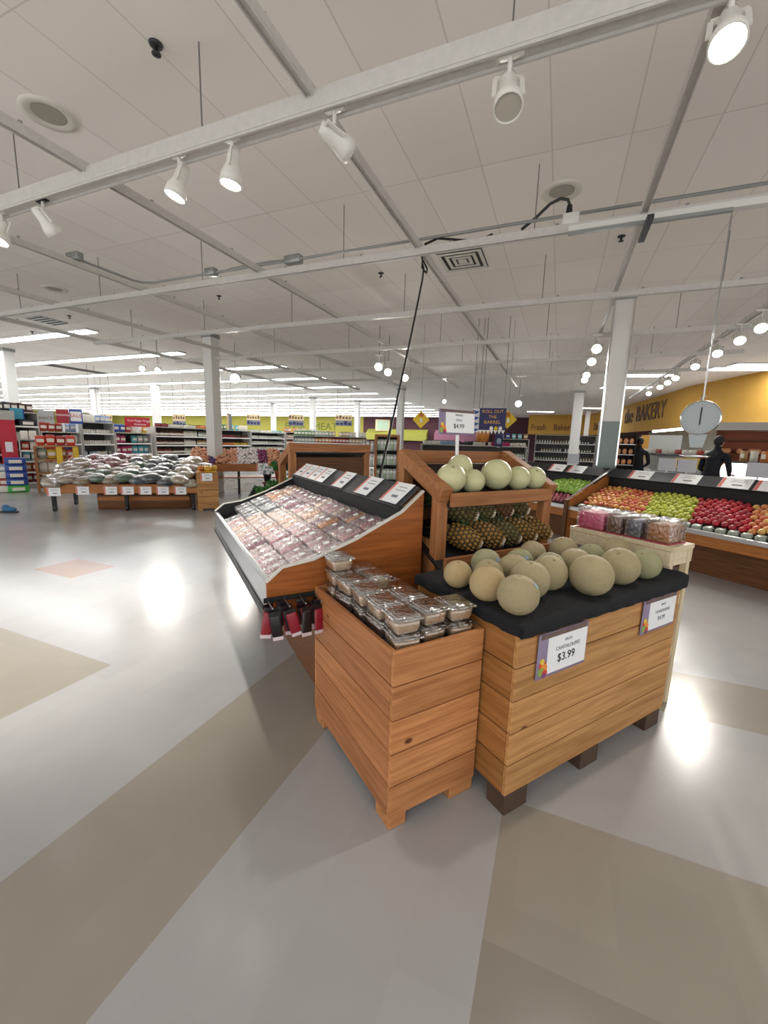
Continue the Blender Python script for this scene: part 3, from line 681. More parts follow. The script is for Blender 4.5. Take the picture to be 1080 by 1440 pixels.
# ------------------------------------------------------------------ ceiling: struts, lamps, speakers
GZ = 3.46
GX = [-9.63, -7.6, -5.6, -3.57, -1.54, .49, 2.5]; GY = [2.46, 4.48, 6.47, 8.62, 10.7, 12.8]
HX = [-8.5, -6.5, -4.5, -2.42, -.4, 1.62]
def strut(label, p0, p1, w, h, hang, group=None, z=GZ):
    r = thing('ceiling_strut', label, 'ceiling strut', ((p0[0] + p1[0]) / 2, (p0[1] + p1[1]) / 2, z), 0, group)
    o = Vector(r.location); a = Vector((p0[0], p0[1], z)) - o; b = Vector((p1[0], p1[1], z)) - o
    mb = MB(); mb.bar(a, b, w, h); n = Vector((-(b - a).y, (b - a).x, 0)).normalized() * w * .5
    mb.bar(a + n * .8 + Vector((0, 0, -h / 2 - .008)), b + n * .8 + Vector((0, 0, -h / 2 - .008)), w * .14, .016); mb.bar(a - n * .8 + Vector((0, 0, -h / 2 - .008)), b - n * .8 + Vector((0, 0, -h / 2 - .008)), w * .14, .016)
    mb.build('channel', 'grey_strut', r)
    d = (b - a); L_ = d.length; d.normalize()
    for t in hang:
        c = a + d * t; MB().cyl(c + Vector((0, 0, h / 2)), c + Vector((0, 0, CZ - z)), .005, n=6).build('hanger_rod', 'rod', r)
    k = .5
    cl_ = MB()
    while k < L_: c = a + d * k; cl_.cyl(c + Vector((0, 0, h / 2)), c + Vector((0, 0, h / 2 + .025)), .014, n=6); k += 1.0
    cl_.build('clips', 'galvanised', r)['kind'] = 'stuff'
    return r
YN = ['nearest crosswise ceiling strut, thick and off white, carrying the closest spotlights', 'second crosswise ceiling strut, with grey conduit and the power cord hook', 'third crosswise ceiling strut from the front', 'fourth crosswise ceiling strut from the front', 'fifth crosswise ceiling strut from the front', 'furthest crosswise ceiling strut']
for i, y in enumerate(GY):
    x0, x1 = (-9.7, 3.2)
    strut(YN[i], (x0, y), (x1, y), .11 if i == 0 else .06, .10 if i == 0 else .055, [hx - x0 for hx in HX])
XN = ['leftmost lengthwise ceiling strut', 'lengthwise ceiling strut second from the left', 'lengthwise ceiling strut third from the left', 'lengthwise ceiling strut crossing above the bagged vegetables, fourth from left', 'lengthwise ceiling strut running over the sloped case', 'lengthwise ceiling strut in line with the square column, with spots', 'rightmost lengthwise ceiling strut with a row of lit spots']
for i, x in enumerate(GX):
    y0, y1 = (-.5 if i < 6 else 5.0), (15.5 if i < 6 else 20)
    strut(XN[i], (x, y0), (x, y1), .055, .05, [], z=GZ + .055)
# conduit along the second strut and its boxes
cn = thing('conduit', 'grey electrical conduit clipped along the second crosswise strut', 'conduit', (-3, 4.48, GZ + .11))
MB().tube([(-2.6, -1.0, 0), (-2.6, -.15, 0), (-2.55, -.05, 0), (-2.4, 0, 0), (4.6, 0, 0)], .014, 8).build('pipe', 'galvanised', cn)
MB().tube([(-1.3, 0.02, -.01), (-1.1, .1, .06), (-.5, .1, .07), (-.2, .03, .02)], .012, 8).build('bypass_pipe', 'galvanised', cn)
for x, y, sx in ((-1.35, 0, .16), (-.1, .02, .22), (-2.6, -.9, .2)): MB().rbox((x, y, .01), (sx, .09, .09), .008, 1).build('junction_box', 'galvanised', cn)
# whip of flexible conduit with a plug, to a white box on the right
fx = thing('flexible_conduit', 'dark flexible conduit arching to a black plug on the white box', 'conduit', (-.52, 4.5, GZ))
MB().tube([(0, 0, .06), (.12, 0, .14), (.24, .0, .24), (.33, 0, .27), (.39, 0, .25), (.41, 0, .2)], .014, 8).build('hose', 'dark_steel', fx)
MB().cyl((.41, 0, .20), (.41, 0, .13), .022, .03, 10).build('plug', 'black', fx); MB().rbox((.43, 0, .07), (.14, .09, .11), .01, 1).build('outlet_box', 'white_paint', fx)
tr = thing('track_section', 'white lighting track section with two lamp bars under the second strut, on the right', 'lighting track', (.0, 4.46, GZ - .06))
MB().box(-.1, 1.35, -.05, .03, .0, .05).build('rail', 'white_paint', tr); MB().box(-.1, 1.1, -.07, -.035, -.03, -.003).build('lamp_bar', 'galvanised', tr)
MB().bar((.52, -.18, -.03), (.52, .26, -.03), .05, .035).build('cross_bar', 'dark_steel', tr)
# overhead power cord dropping to the sloped case
pc = MB(); a = Vector((-1.55, 4.75, 3.40)); b = kf(.955, .66, 1.26)
pts = [(-1.54, 4.52, 3.52), (-1.53, 4.60, 3.42), (-1.50, 4.68, 3.36), (-1.53, 4.76, 3.34), (-1.58, 4.74, 3.40), (-1.57, 4.70, 3.45), (-1.56, 4.74, 3.40)] + [tuple(a.lerp(b, t) + Vector((0, 0, -.05 * math.sin(PI * t)))) for t in [i / 14 for i in range(1, 15)]] + [tuple(b + Vector((0, 0, -.2)))]
tag(pc.tube(pts, .010, 8).build('power_cord', 'black_rubber'), 'black power cord looped over the ceiling strut and hanging down behind the case', 'cord')
pc2 = MB(); pc2.tube([(-1.5, 4.56, 3.55), (-1.35, 4.54, 3.58), (-1.15, 4.6, 3.56), (-.95, 4.62, 3.53), (-.8, 4.55, 3.54)], .012, 6)
tag(pc2.build('cable', 'black_rubber'), 'short black cable lying over the strut beside the square air vent', 'cord')

# spotlights on the struts
mat('lamp_shell', 'dddad2', .4); mat('dead_lens', 'b7b2a6', .3)
def track_spot(label, x, y, z, tx, ty, tz, on=True, dark=False, s=1.0, watts=None, group=None, cone=80, rod=False):
    r = thing('track_spotlight', label, 'spotlight', (x, y, z), 0, group)
    d = (Vector((tx, ty, tz)) - Vector((x, y, z - .14))).normalized(); q = d.to_track_quat('-Z', 'Y').to_matrix().to_4x4(); T = Matrix.Translation((0, 0, -.14 * s)) @ q @ Matrix.Diagonal((s, s, s, 1))
    shell = 'black' if dark else 'lamp_shell'
    MB().rbox((0, 0, -.005), (.12 * s, .04, .03), .005, 1).build('track_adapter', shell, r)
    MB().cyl((0, 0, -.02), (0, 0, -.08 * s), .012, n=8).build('stem', 'lamp_shell', r)
    mb = MB()
    for sx in (-1, 1): mb.bar((sx * .058, 0, .07), (sx * .062, 0, -.03), .008, .02, T=T)
    mb.bar((-.06, 0, .07), (.06, 0, .07), .02, .008, T=T); mb.build('yoke', 'lamp_shell', r)
    MB().lathe([(.0, .085), (.03, .085), (.036, .05), (.038, .0), (.06, -.06), (.064, -.105), (.058, -.105), (.052, -.085)], 18, T=T, cap=False).build('lamp_can', 'lamp_shell', r)
    MB().lathe([(.0, -.1), (.03, -.101), (.0565, -.099)], 18, T=T, cap=False).build('lens', 'lens_light' if on else 'dead_lens', r)
    if rod: MB().cyl((0, 0, .01), (0, 0, CZ - z), .008, n=6).build('hanger_rod', 'rod', r)
    if on:
        ld = bpy.data.lights.new('spot', 'SPOT'); ld.energy = watts or SPOT_W; ld.spot_size = math.radians(cone); ld.spot_blend = .6; ld.shadow_soft_size = .05; ld.color = (1, .955, .88)
        lo = bpy.data.objects.new('spot_beam', ld); COL.objects.link(lo); lo.parent = r; lo.matrix_local = T @ Matrix.Translation((0, 0, -.115))
    return r
track_spot('lit white spotlight on the near strut, left of a close pair, tilted toward the left', -2.62, 2.44, 3.42, -3.5, 1.7, 0, s=1.15, cone=62)
track_spot('lit white spotlight on the near strut, right of a close pair, pointing down', -2.15, 2.44, 3.42, -2.6, 2.2, 0, s=1.15, cone=62)
track_spot('lit spotlight at the left edge of the picture on the near strut', -4.80, 2.46, 3.42, -4.7, 1.2, 0, s=1.1)
track_spot('unlit white spotlight with a black track clip at the left on the near strut', -4.2, 2.46, 3.42, -4.1, 3.4, 2.2, on=False, dark=True, s=1.1)
track_spot('unlit white spotlight facing away, on the near strut where the lengthwise strut meets it', -1.40, 2.46, 3.42, -.9, 3.2, 3.0, on=False, s=1.1)
track_spot('unlit white spotlight in an open wire yoke on the near strut, right of centre', -.40, 2.46, 3.42, -.3, 2.1, 2.4, on=False, s=1.15)
track_spot('dazzling lit spotlight at the upper right on the near strut, shining at the camera', .50, 2.46, 3.42, .35, 1.2, 1.0, s=1.1, watts=25)
for k, (x, y) in enumerate(((.45, 8.54), (.45, 9.75), (.45, 11.5), (.45, 12.3))):
    track_spot(f'{["nearest","second","third","furthest"][k]} lit spotlight in the short row beside the square column', x, y, 3.44, .4, y - 3.5, 1.2, s=1.35, group='spots beside the square column')
RS = [7.8, 8.55, 9.56, 10.9, 12.5, 13.3, 14.2, 15.8]; RSN = ['nearest', 'second', 'third', 'fourth', 'fifth', 'sixth', 'seventh', 'furthest']
for k, y in enumerate(RS): track_spot(f'{RSN[k]} lit spotlight in the long row on the right above the apples', 2.48, y, 3.475, 2.0, y - 2.4, 1.0, s=1.3, watts=45, group='spots above the apples')
track_spot('single very bright spotlight beside the left column', -8.5, 9.5, 3.45, -5, 5, 1.2, s=2.2, rod=True)
for k, (x, y) in enumerate(((-3.97, 9.1), (-4.06, 9.9), (-3.97, 10.9))): track_spot(f'{["left","middle","right"][k]} of three lit spotlights clustered near the top of the power cord line', x, y, 3.42, -2.5, 5, 1, s=1.5, group='cluster of three spots', rod=True)
track_spot('distant bright spotlight above the hanging purple banner', -1.62, 17.5, 3.40, -1.2, 10, 1.2, s=2.0, rod=True)
track_spot('small distant spotlight left of the purple banner', -4.6, 17.5, 3.4, -3, 10, 1.2, s=1.3, rod=True)
for k, (px, py) in enumerate(((200, 515), (222, 519))):
    p = azp(px, py, 13.5); track_spot(f'{["left","right"][k]} of two small white spotlights between the tube lights', p.x, p.y, 3.45, -6, 4, 0, s=1.2, watts=25, rod=True)

# fluorescent rows
def tube_fixture(L_):
    r = thing('ceiling_light', '-', 'ceiling light')
    MB().prism([(-.15, .0), (.15, .0), (.17, .05), (-.17, .05)], -L_ / 2, L_ / 2, 'x').build('housing', 'white_paint', r)
    MB().prism([(-.135, -.012), (.135, -.012), (.148, .001), (-.148, .001)], -L_ / 2 + .02, L_ / 2 - .02, 'x').build('diffuser', 'tube_light', r)
    return r
tf = Kind(tube_fixture(2.4))
ROWY = [7.3, 10.0, 12.75, 15.5, 18.25, 21.0, 23.75, 26.5, 29.25, 32.0, 34.75, 37.5, 40.2]; ORD = ['first', 'second', 'third', 'fourth', 'fifth', 'sixth', 'seventh', 'eighth', 'ninth', 'tenth', 'eleventh', 'twelfth', 'last']
for i, y in enumerate(ROWY):
    x = -12.2 if i < 2 else -9.2 - 1.2
    n = 0; lim = -2.2 * y - 6
    while x > max(-58, lim):
        end = n == 0
        tf.put((x, y, CZ - .052), (0, 0, 0), f'right end light of the {ORD[i]} row of tube lights' if end else f'tube light in the {ORD[i]} row from the front, left of its end light', f'{ORD[i]} row of tube lights')
        x -= 2.46 if not (i == 0 and n == 0) else 2.46; n += 1
pf = Kind(tube_fixture(1.2))
for k, (px, py) in enumerate(((904, 528), (880, 545), (1047, 519), (1080, 514), (760, 579), (838, 574))):
    v = CAM_F * F_PX + CAM_R * (px - 540) + CAM_D * (py - 720); t = (CZ - .05 - H) / v.z
    pf.put((v.x * t, v.y * t, CZ - .052), (0, 0, .2), ['short ceiling light left of the long spotlight row', 'short ceiling light beyond, next to the square column', 'short ceiling light at the right over the gold wall', 'short ceiling light at the right picture edge', 'short ceiling light above the distant gold sign', 'short ceiling light far back over the columns'][k], 'short ceiling lights on the right', (1.6, 1.6, 1))
# speakers, sprinklers, vents
def speaker(label, x, y):
    r = thing('ceiling_speaker', label, 'speaker', (x, y, CZ))
    MB().lathe([(.12, -.004), (.15, -.016), (.19, -.014), (.2, 0)], 28, cap=False).build('rim', 'off_white', r); MB().lathe([(0, -.006), (.12, -.006)], 28, cap=False).build('grille', 'speaker_cone', r)
speaker('round ceiling speaker at the upper left, above the near strut', -4.07, 2.5); speaker('round ceiling speaker at the right, above the white lighting track', -.21, 4.99)
p = azp(77, 406, 1); speaker('round ceiling speaker at the far left beyond the struts', p.x * (CZ - H) / (p.z - H), p.y * (CZ - H) / (p.z - H))
sp = thing('sprinkler', '-', 'sprinkler'); MB().lathe([(.045, 0), (.04, -.012), (.015, -.016)], 14).build('escutcheon', 'dark_steel', sp); MB().lathe([(.012, -.01), (.012, -.05), (.03, -.055), (.03, -.06), (.008, -.062)], 12).build('head', 'dark_steel', sp)
sk = Kind(sp)
for (x, y), lab in zip(((-2.70, 2.37), (-2.77, 6.34), (.468, 6.21), (-6.02, 6.37), (-10.3, 6.35), (-12.9, 7.0)), ('dark sprinkler head at the upper left of the ceiling', 'dark sprinkler head left of the square vent', 'dark sprinkler head right of the dark cross bar', 'dark sprinkler head left, below the conduit bypass', 'dark sprinkler head above the first tube light', 'dark sprinkler head at the far left')): sk.put((x, y, CZ), (0, 0, 0), lab, 'sprinkler heads')
vt = thing('air_vent', 'square louvred air vent with sooty edges above the black cable', 'vent', (-1.49, 6.28, CZ))
MB().box(-.31, .31, -.31, .31, -.004, -.001).build('dark_plate', 'dark_steel', vt)  # plain dark sheet showing between the louvres
for k, s in enumerate((.3, .21, .13)):
    mb = MB()
    for a in range(4): mb.prism([(-s, -s), (s, -s), (s - .045, -s + .045), (-s + .045, -s + .045)], -.02 + k * .002, -.012 + k * .002, 'z', T=Matrix.Rotation(a * PI / 2, 4, 'Z'))
    mb.build('louvre', 'off_white', vt)
MB().box(-.06, .06, -.06, .06, -.018, -.008).build('core', 'off_white', vt)
def dark_vent(label, pxs):
    pts = []
    for px, py in pxs:
        v = CAM_F * F_PX + CAM_R * (px - 540) + CAM_D * (py - 720); t = (CZ - H) / v.z; pts.append((v.x * t, v.y * t))
    cx = sum(p[0] for p in pts) / len(pts); cy = sum(p[1] for p in pts) / len(pts)
    return cx, cy
mat('vent_brown', '4a3f37', .8)
cx, cy = dark_vent('', [(45, 448), (85, 450), (65, 453)])
v1 = thing('air_vent', 'small dark slotted vent above the first row of tube lights', 'vent', (cx, cy, CZ)); MB().box(-.3, .3, -.3, .3, -.012, 0).build('frame', 'galvanised', v1); [MB().box(-.27, .27, -.26 + k * .13, -.2 + k * .13, -.016, -.0121).build('slot', 'black', v1) for k in range(5)]
cx, cy = dark_vent('', [(52, 513), (95, 510), (150, 522), (105, 525)])
v2 = thing('air_vent', 'long brown return air opening between the tube light rows', 'vent', (cx, cy, CZ)); MB().box(-.32, .32, -1.3, 1.3, -.012, 0).build('grille', 'vent_brown', v2); MB().box(-.36, .36, -1.34, 1.34, -.008, 0).build('frame', 'off_white', v2)

# columns
def column(label, x, y, w, clad=False):
    r = thing('column', label, 'column', (x, y, 0), 0)
    MB().box(-w / 2, w / 2, -w / 2, w / 2, 0, CZ).build('shaft', 'white_paint', r, .01)
    MB().box(-w / 2 - .02, w / 2 + .02, -w / 2 - .02, w / 2 + .02, CZ - .09, CZ - .001).build('cap', 'galvanised', r)
    if clad:
        MB().box(-w / 2 - .015, w / 2 + .015, -w / 2 - .015, w / 2 + .015, 0, 1.95).build('cladding', 'clad_grey', r)
        for sx in (-1, 1): MB().box(sx * (w / 2 + .0) - .012, sx * (w / 2) + .012, -w / 2 - .03, -w / 2 - .0151, 0, CZ - .1).build('edge_strip', 'chrome', r)
mat('clad_grey', '6f7a76', .35, .4)
column('square white column with grey metal cladding behind the apple case', .80, 8.55, .30, True)
column('square white column behind the bagged vegetables', -8.46, 8.6, .28)
column('white column at the left picture edge', -16.5, 8.15, .3)
for px, d, lab in ((138, 30, 'thin distant column above the white goods shelf'), (222, 25, 'thin distant column above the red sign'), (440, 27, 'thin distant column left of the lime wall lettering'), (385, 33, 'thin distant column between two hanging aisle signs'), (502, 28, 'thin distant column where the lime wall meets maroon'), (562, 21, 'white column beside the tall book rack'), (807, 22, 'white column in front of the distant gold sign'), (822, 33, 'slim column just right of the gold sign column')):
    q = az(px, d); column(lab, q.x, q.y, .3 if d > 22 or px < 700 else .42)

# ------------------------------------------------------------------ apple case on the right
ARZ = math.radians(-42.5); A0 = Vector((.20, 7.10, 0)); AX = Vector((math.cos(ARZ), math.sin(ARZ), 0)); AY = Vector((-math.sin(ARZ), math.cos(ARZ), 0))
def af(x, y, z=0): return A0 + AX * x + AY * y + Vector((0, 0, z))
mat('cap_white', 'e9e6df', .4)
def apple_case(label, x0, x1, ends):
    r = thing('produce_case', label, 'display case', af(x0, 0), ARZ); L_ = x1 - x0
    MB().box(0, L_, .30, .95, 0, .33).build('base', 'base_wood', r)
    MB().prism([(0, .40), (.30, .33), (.95, .33), (.95, .48), (0, .52)], 0, L_, 'x').build('front_board', 'case_wood', r)
    MB().prism([(-.03, .525), (.06, .525), (.05, .575), (-.02, .575)], 0, L_, 'x').build('front_lip', 'steel', r, .004)
    MB().prism([(.05, .53), (.86, .80), (.86, .82), (.05, .55)], 0.02, L_ - .02, 'x').build('deck', 'black', r)
    MB().box(0.02, L_ - .02, .862, .95, .50, 1.08).build('back_wall', 'black', r)
    MB().prism([(.80, 1.03), (.81, 1.02), (.95, 1.15), (.94, 1.16)], 0, L_, 'x').build('price_rail', 'dark_steel', r)
    for e in ends:
        x = 0 if e == 0 else L_ - .03
        MB().prism([(-.02, 0), (.95, 0), (.95, 1.14), (.02, .70), (-.03, .66)], x, x + .03, 'x').build('end_panel', 'case_wood', r)
        mb = MB(); mb.bar((x + .015, -.04, .655), (x + .015, .96, 1.15), .05, .03); mb.build('edge_rail', 'chrome', r)
        MB().box(x - .01, x + .05, -.06, -.02, 0, .67).build('end_post', 'dark_wood', r)
    return r
apple_case('long dark produce case of apples with a wood front, right of the pale stand', 0, 4.4, [0])
apple_case('produce case section of green pears and radishes left of the slanted end rail', -1.9, -.03, [])
def fruit_mat(name, c1, c2):
    M = mat(name, c1, .35); nt = M.node_tree; N = nt.nodes; L = nt.links
    oi = N.new('ShaderNodeObjectInfo'); tc = [n for n in N if n.type == 'TEX_COORD'][0]; nz = N.new('ShaderNodeTexNoise'); nz.inputs['Scale'].default_value = 16; L.new(tc.outputs['Object'], nz.inputs['Vector'])
    ad = N.new('ShaderNodeMath'); ad.operation = 'ADD'; L.new(oi.outputs['Random'], ad.inputs[0]); L.new(nz.outputs['Fac'], ad.inputs[1])
    mr = N.new('ShaderNodeMapRange'); mr.inputs[1].default_value = .55; mr.inputs[2].default_value = 1.45; L.new(ad.outputs[0], mr.inputs[0])
    mx = N.new('ShaderNodeMix'); mx.data_type = 'RGBA'; L.new(mr.outputs[0], mx.inputs[0]); mx.inputs[6].default_value = srgb(c1); mx.inputs[7].default_value = srgb(c2); L.new(mx.outputs[2], N['Principled BSDF'].inputs['Base Color'])
for nm, c1, c2 in (('apple_blush', 'd8ab58', 'c0543c'), ('apple_lime', 'c3c84a', 'a4ad36'), ('apple_red', 'b82430', '98202c'), ('apple_gold', 'ddb866', 'c8623f'), ('apple_orange', 'd9924c', 'b5402c'), ('pear_green', 'a8cc58', '86b040'), ('radish', 'c47080', 'a04a5c')): fruit_mat(nm, c1, c2)
mat('apple_stem', '4d3b22', .8)
def apple(skin):
    o = MB().ball((0, 0, 0), (.039, .039, .036), 12, 8, fn=lambda p, t, ph: 1 - .16 * math.exp(-((PI - ph) / .3) ** 2)).cyl((0, 0, .026), (.003, 0, .044), .0022, n=5).build('apple', skin); return o
def copy1(o, loc, rot, label, cat, group, scale=1, name=None):
    c = o.copy(); COL.objects.link(c); c.location = loc; c.rotation_euler = rot; c.scale = (scale,) * 3 if not hasattr(scale, '__len__') else scale
    return tag(c, label, cat, group)
class One:
    def __init__(s, o, cat): s.o = s.root = o; s.cat = cat; s.used = False; REG.append(s)
    def put(s, loc, rot, label, group, scale=1):
        if s.used: return copy1(s.o, loc, rot, label, s.cat, group, scale)
        s.used = True; o = s.o; o.location = loc; o.rotation_euler = rot; o.scale = (scale,) * 3 if not hasattr(scale, '__len__') else scale
        return tag(o, label, s.cat, group)
APK = {k: One(apple('apple_' + k), 'apple') for k in ('blush', 'lime', 'red', 'gold', 'orange')}
SECT = [('blush', 0.10, 1.02, 'yellow and red striped apple in the leftmost heap of the apple case'), ('lime', 1.02, 1.62, 'lime green apple in the heap between blushed and red apples'), ('red', 1.62, 2.22, 'shiny red apple in the heap right of the lime ones'),
        ('gold', 2.22, 2.62, 'golden blushed apple in the heap right of the red apples'), ('orange', 2.62, 2.90, 'orange red apple in the rightmost heap of the case')]
for kd, x0, x1, lab in SECT:
    cnt = 0
    for j in range(9):
        nn = round((x1 - x0) / .084)
        for i in range(nn):
            x = x0 + (i + .5) * .084 + (.02 if j % 2 else -.02) + random.uniform(-.008, .008) - .28 * (j / 9 - .3) * (0 if kd == 'orange' else 1); y = .17 + j * .076 + random.uniform(-.006, .006)
            if x < .08: continue
            APK[kd].put(af(x, y, .55 + (y - .05) / .81 * .27 + .036 + .028 * math.sin(PI * (i + .5) / nn) + random.uniform(0, .012)), (random.uniform(-.6, .6), random.uniform(-.6, .6), random.uniform(0, 6)), lab, f'{kd} apples in the case')
pear = One(MB().lathe([(0, -.04), (.02, -.038), (.036, -.02), (.037, .0), (.026, .022), (.016, .04), (.012, .05), (0, .052)], 10).cyl((0, 0, .05), (.004, 0, .068), .002, n=5).build('pear', 'pear_green'), 'pear')
rad = One(MB().ball((0, 0, 0), (.026, .026, .03), 8, 6).cyl((0, 0, .027), (0, .01, .06), .006, .002, n=5).build('radish', 'radish'), 'radish')
for j in range(11):
    for i in range(12):
        x = -1.0 + i * .078 + (j % 2) * .03; y = .12 + j * .068; z = .55 + (y - .05) / .81 * .27
        if j > 3 and x < -.1: pear.put(af(x, y, z + .05 + .05 * math.sin(PI * i / 12)), (random.uniform(-1, 1), random.uniform(-1, 1), random.uniform(0, 6)), 'light green pear heaped left of the slanted case end', 'green pears')
        elif j <= 3 and x < -.06: rad.put(af(x, y, z + .045), (random.uniform(-1, 1), random.uniform(-1, 1), random.uniform(0, 6)), 'pinkish red radish in front of the green pears', 'radishes')
# little film packs along the lip
sp_ = One(MB().rbox((0, 0, .03), (.10, .08, .06), .02, 2).build('wrapped_pack', 'pack_grey') if mat('pack_grey', '9fa79c', .25, var=.3, vscale=30) else None, 'pack')
for i in range(30): sp_.put(af(.2 + i * .125, .098, .565), (.3, 0, ARZ + random.uniform(-.1, .1)), 'small film wrapped pack on the front lip of the apple case', 'packs along the apple case lip')
rcA = Kind(rail_card(.26, .17)); tl = math.atan2(.13, .14)
def put_card(kind, p, label, group, s, face, tilt_):
    q = kind.put(p, (0, 0, 0), label, group, s); q.rotation_euler = (Matrix.Rotation(face, 3, 'Z') @ Matrix.Rotation(tilt_, 3, 'X')).to_euler(); return q
for i, x in enumerate((-1.05, -.62, .55, 1.2, 1.78, 2.16)):
    put_card(rcA, af(x, .868, 1.0985), ['price card at the left of the pear section rail', 'price card nearest the column on the pear section rail', 'price card above the blushed apples on the rail', 'price card above the lime apples on the rail', 'left price card of the touching pair above the red apples', 'right price card of the touching pair on the apple rail'][i], 'price cards on the apple case rail', (1.3, 1.05, 1), ARZ, tl)
mat('board_grey', 'b9bcc6', .5)
for i, x in enumerate((-.8, .86, 1.13, 1.95)):
    r = thing('display_card', ['grey display card standing above the pear rail', 'left grey card of a pair standing above the apple rail', 'right grey card of a pair standing above the apple rail', 'single grey card standing above the apple rail under the scale'][i], 'card', af(x, .955, 1.165), ARZ, 'grey cards above the apple rail')
    MB().box(-.125, .125, 0, .006, .02, .2).build('card', 'board_grey', r); MB().box(-.01, .01, .007, .012, -.03, .1).build('holder', 'steel', r)
# hanging produce scale
q = azp(985, 588, 6.2); hs = thing('hanging_scale', 'round grey dial produce scale hanging over the apple case', 'scale', (q.x, q.y, q.z), facing(985))
T = Matrix.Rotation(PI / 2, 4, 'X')
MB().lathe([(0, -.05), (.17, -.05), (.195, -.03), (.2, .02), (.195, .045), (.182, .05)], 32, T=T, cap=False).build('dial_case', 'chrome', hs)
mat('dial', 'a9b2b4', .3); MB().lathe([(0, .044), (.182, .046)], 32, T=T, cap=False).build('dial_face', 'dial', hs)
MB().box(-.006, .006, -.052, -.047, -.08, .12).build('needle', 'ink', hs); mb = MB()
for k in range(24): a = k * PI / 12; mb.bar((.15 * math.sin(a), -.0475, .15 * math.cos(a)), (.17 * math.sin(a), -.0475, .17 * math.cos(a)), .004, .003)
mb.build('tick_marks', 'ink_soft', hs)
MB().cyl((0, 0, .2), (0, 0, CZ - q.z), .008, n=8).build('hanger_rod', 'steel', hs); MB().tube([(0, 0, .19), (.03, 0, .23), (0, 0, .27), (-.03, 0, .23), (0, 0, .19)], .006).build('shackle', 'chrome', hs)
MB().prism([(-.09, -.19), (.09, -.19), (.06, -.34), (-.06, -.34)], -.04, .04, 'y').build('neck', 'dial', hs); MB().tube([(-.05, 0, -.34), (-.12, 0, -.44), (.12, 0, -.44), (.05, 0, -.34)], .005).build('pan_bail', 'chrome', hs)
MB().lathe([(0, -.46), (.10, -.455), (.15, -.435), (.155, -.435), (.10, -.465), (0, -.47)], 20, cap=False).build('pan', 'chrome', hs)

# ------------------------------------------------------------------ bagged vegetable table on the left
VRZ = math.radians(36.2); V0 = Vector((-8.75, 4.66, 0)); VX = Vector((math.cos(VRZ), math.sin(VRZ), 0)); VY = Vector((-math.sin(VRZ), math.cos(VRZ), 0))
def vf(x, y, z=0): return V0 + VX * x + VY * y + Vector((0, 0, z))
VL = 2.66
vt_ = thing('display_table', 'wheeled wooden table heaped with bagged vegetables, left of the tall squash crate', 'display table', V0, VRZ)
for i in (0, 1):
    MB().box(i * VL / 2 + (.0 if i == 0 else .004), (i + 1) * VL / 2, -.012, .012, .36, .53).build('front_apron', 'case_wood', vt_, .004)
for x in (0, VL - .03): MB().prism([(0.013, .36), (1.2, .36), (1.2, 1.0), (.013, .53)], x, x + .03, 'x').build('side_panel', 'case_wood', vt_)
MB().prism([(.013, .42), (1.19, .83), (1.19, .85), (.013, .44)], .031, VL - .031, 'x').build('bed', 'dark_wood', vt_)
for x in (.1, VL / 2, VL - .12):
    for y in (.10, .95):
        if x == VL / 2 and y > .5: continue
        MB().box(x - .03, x + .03, y - .03, y + .03, .1, .40 if y < .5 else .55).build('leg', 'black', vt_)
        w = MB(); w.cyl((x - .022, y, .055), (x + .022, y, .055), .055, n=16).build('caster_wheel', 'wheel_grey', vt_)
sb = thing('storage_box', 'low wooden box pushed under the vegetable table', 'box', vf(1.6, .62), VRZ); MB().rbox((0, 0, .16), (1.7, .7, .31), .01, 1).build('box_body', 'base_wood', sb); MB().box(-.83, .83, -.363, -.351, .18, .26).build('front_slat', 'case_wood', sb)
for nm, c in (('bag_potato', '8a7454'), ('bag_red', '82303a'), ('bag_greens', '456a52'), ('bag_dark', '36454a'), ('bag_onion', 'b0a48c'), ('bag_pale', 'a59b88')): mat(nm, c, .5, var=.45, vscale=16)
film('bag_film', amount=.035, rough=.22, bump=1, bs=22)
def bag(c, seed):
    rnd = random.Random(seed); r = thing('vegetable_bag', '-', 'bag')
    fn = lambda p, t, ph: 1 + .10 * math.sin(5 * p.x + seed) * math.cos(4 * p.y + 2 * seed) + .06 * math.sin(9 * p.y + 3 * p.z)
    MB().ball((0, 0, .06), (.17, .12, .07), 14, 9, fn=fn).build('contents', c, r)
    MB().ball((0, 0, .062), (.178, .128, .076), 14, 9, fn=fn).build('plastic_wrap', 'bag_film', r)
    MB().prism([(-.02, -.05), (.06, -.09), (.075, .0), (.06, .08), (-.02, .05)], .055, .066, 'z', T=Matrix.Translation((.16, 0, 0))).build('gathered_end', 'bag_film', r)
    return r
BG = {k: [Kind(bag('bag_' + k, i * 3 + 1)) for i in range(2)] for k in ('potato', 'red', 'greens', 'dark', 'onion', 'pale')}
BN = {'potato': 'tan potato', 'red': 'red potato', 'greens': 'leafy greens', 'dark': 'dark vegetable', 'onion': 'pale onion', 'pale': 'whitish root'}
DEPTH = ['front row', 'second row', 'third row', 'fourth row', 'fifth row', 'rear row']; 
NTH = ['first', 'second', 'third', 'fourth', 'fifth', 'sixth', 'seventh', 'eighth', 'ninth', 'tenth', 'eleventh', 'twelfth']
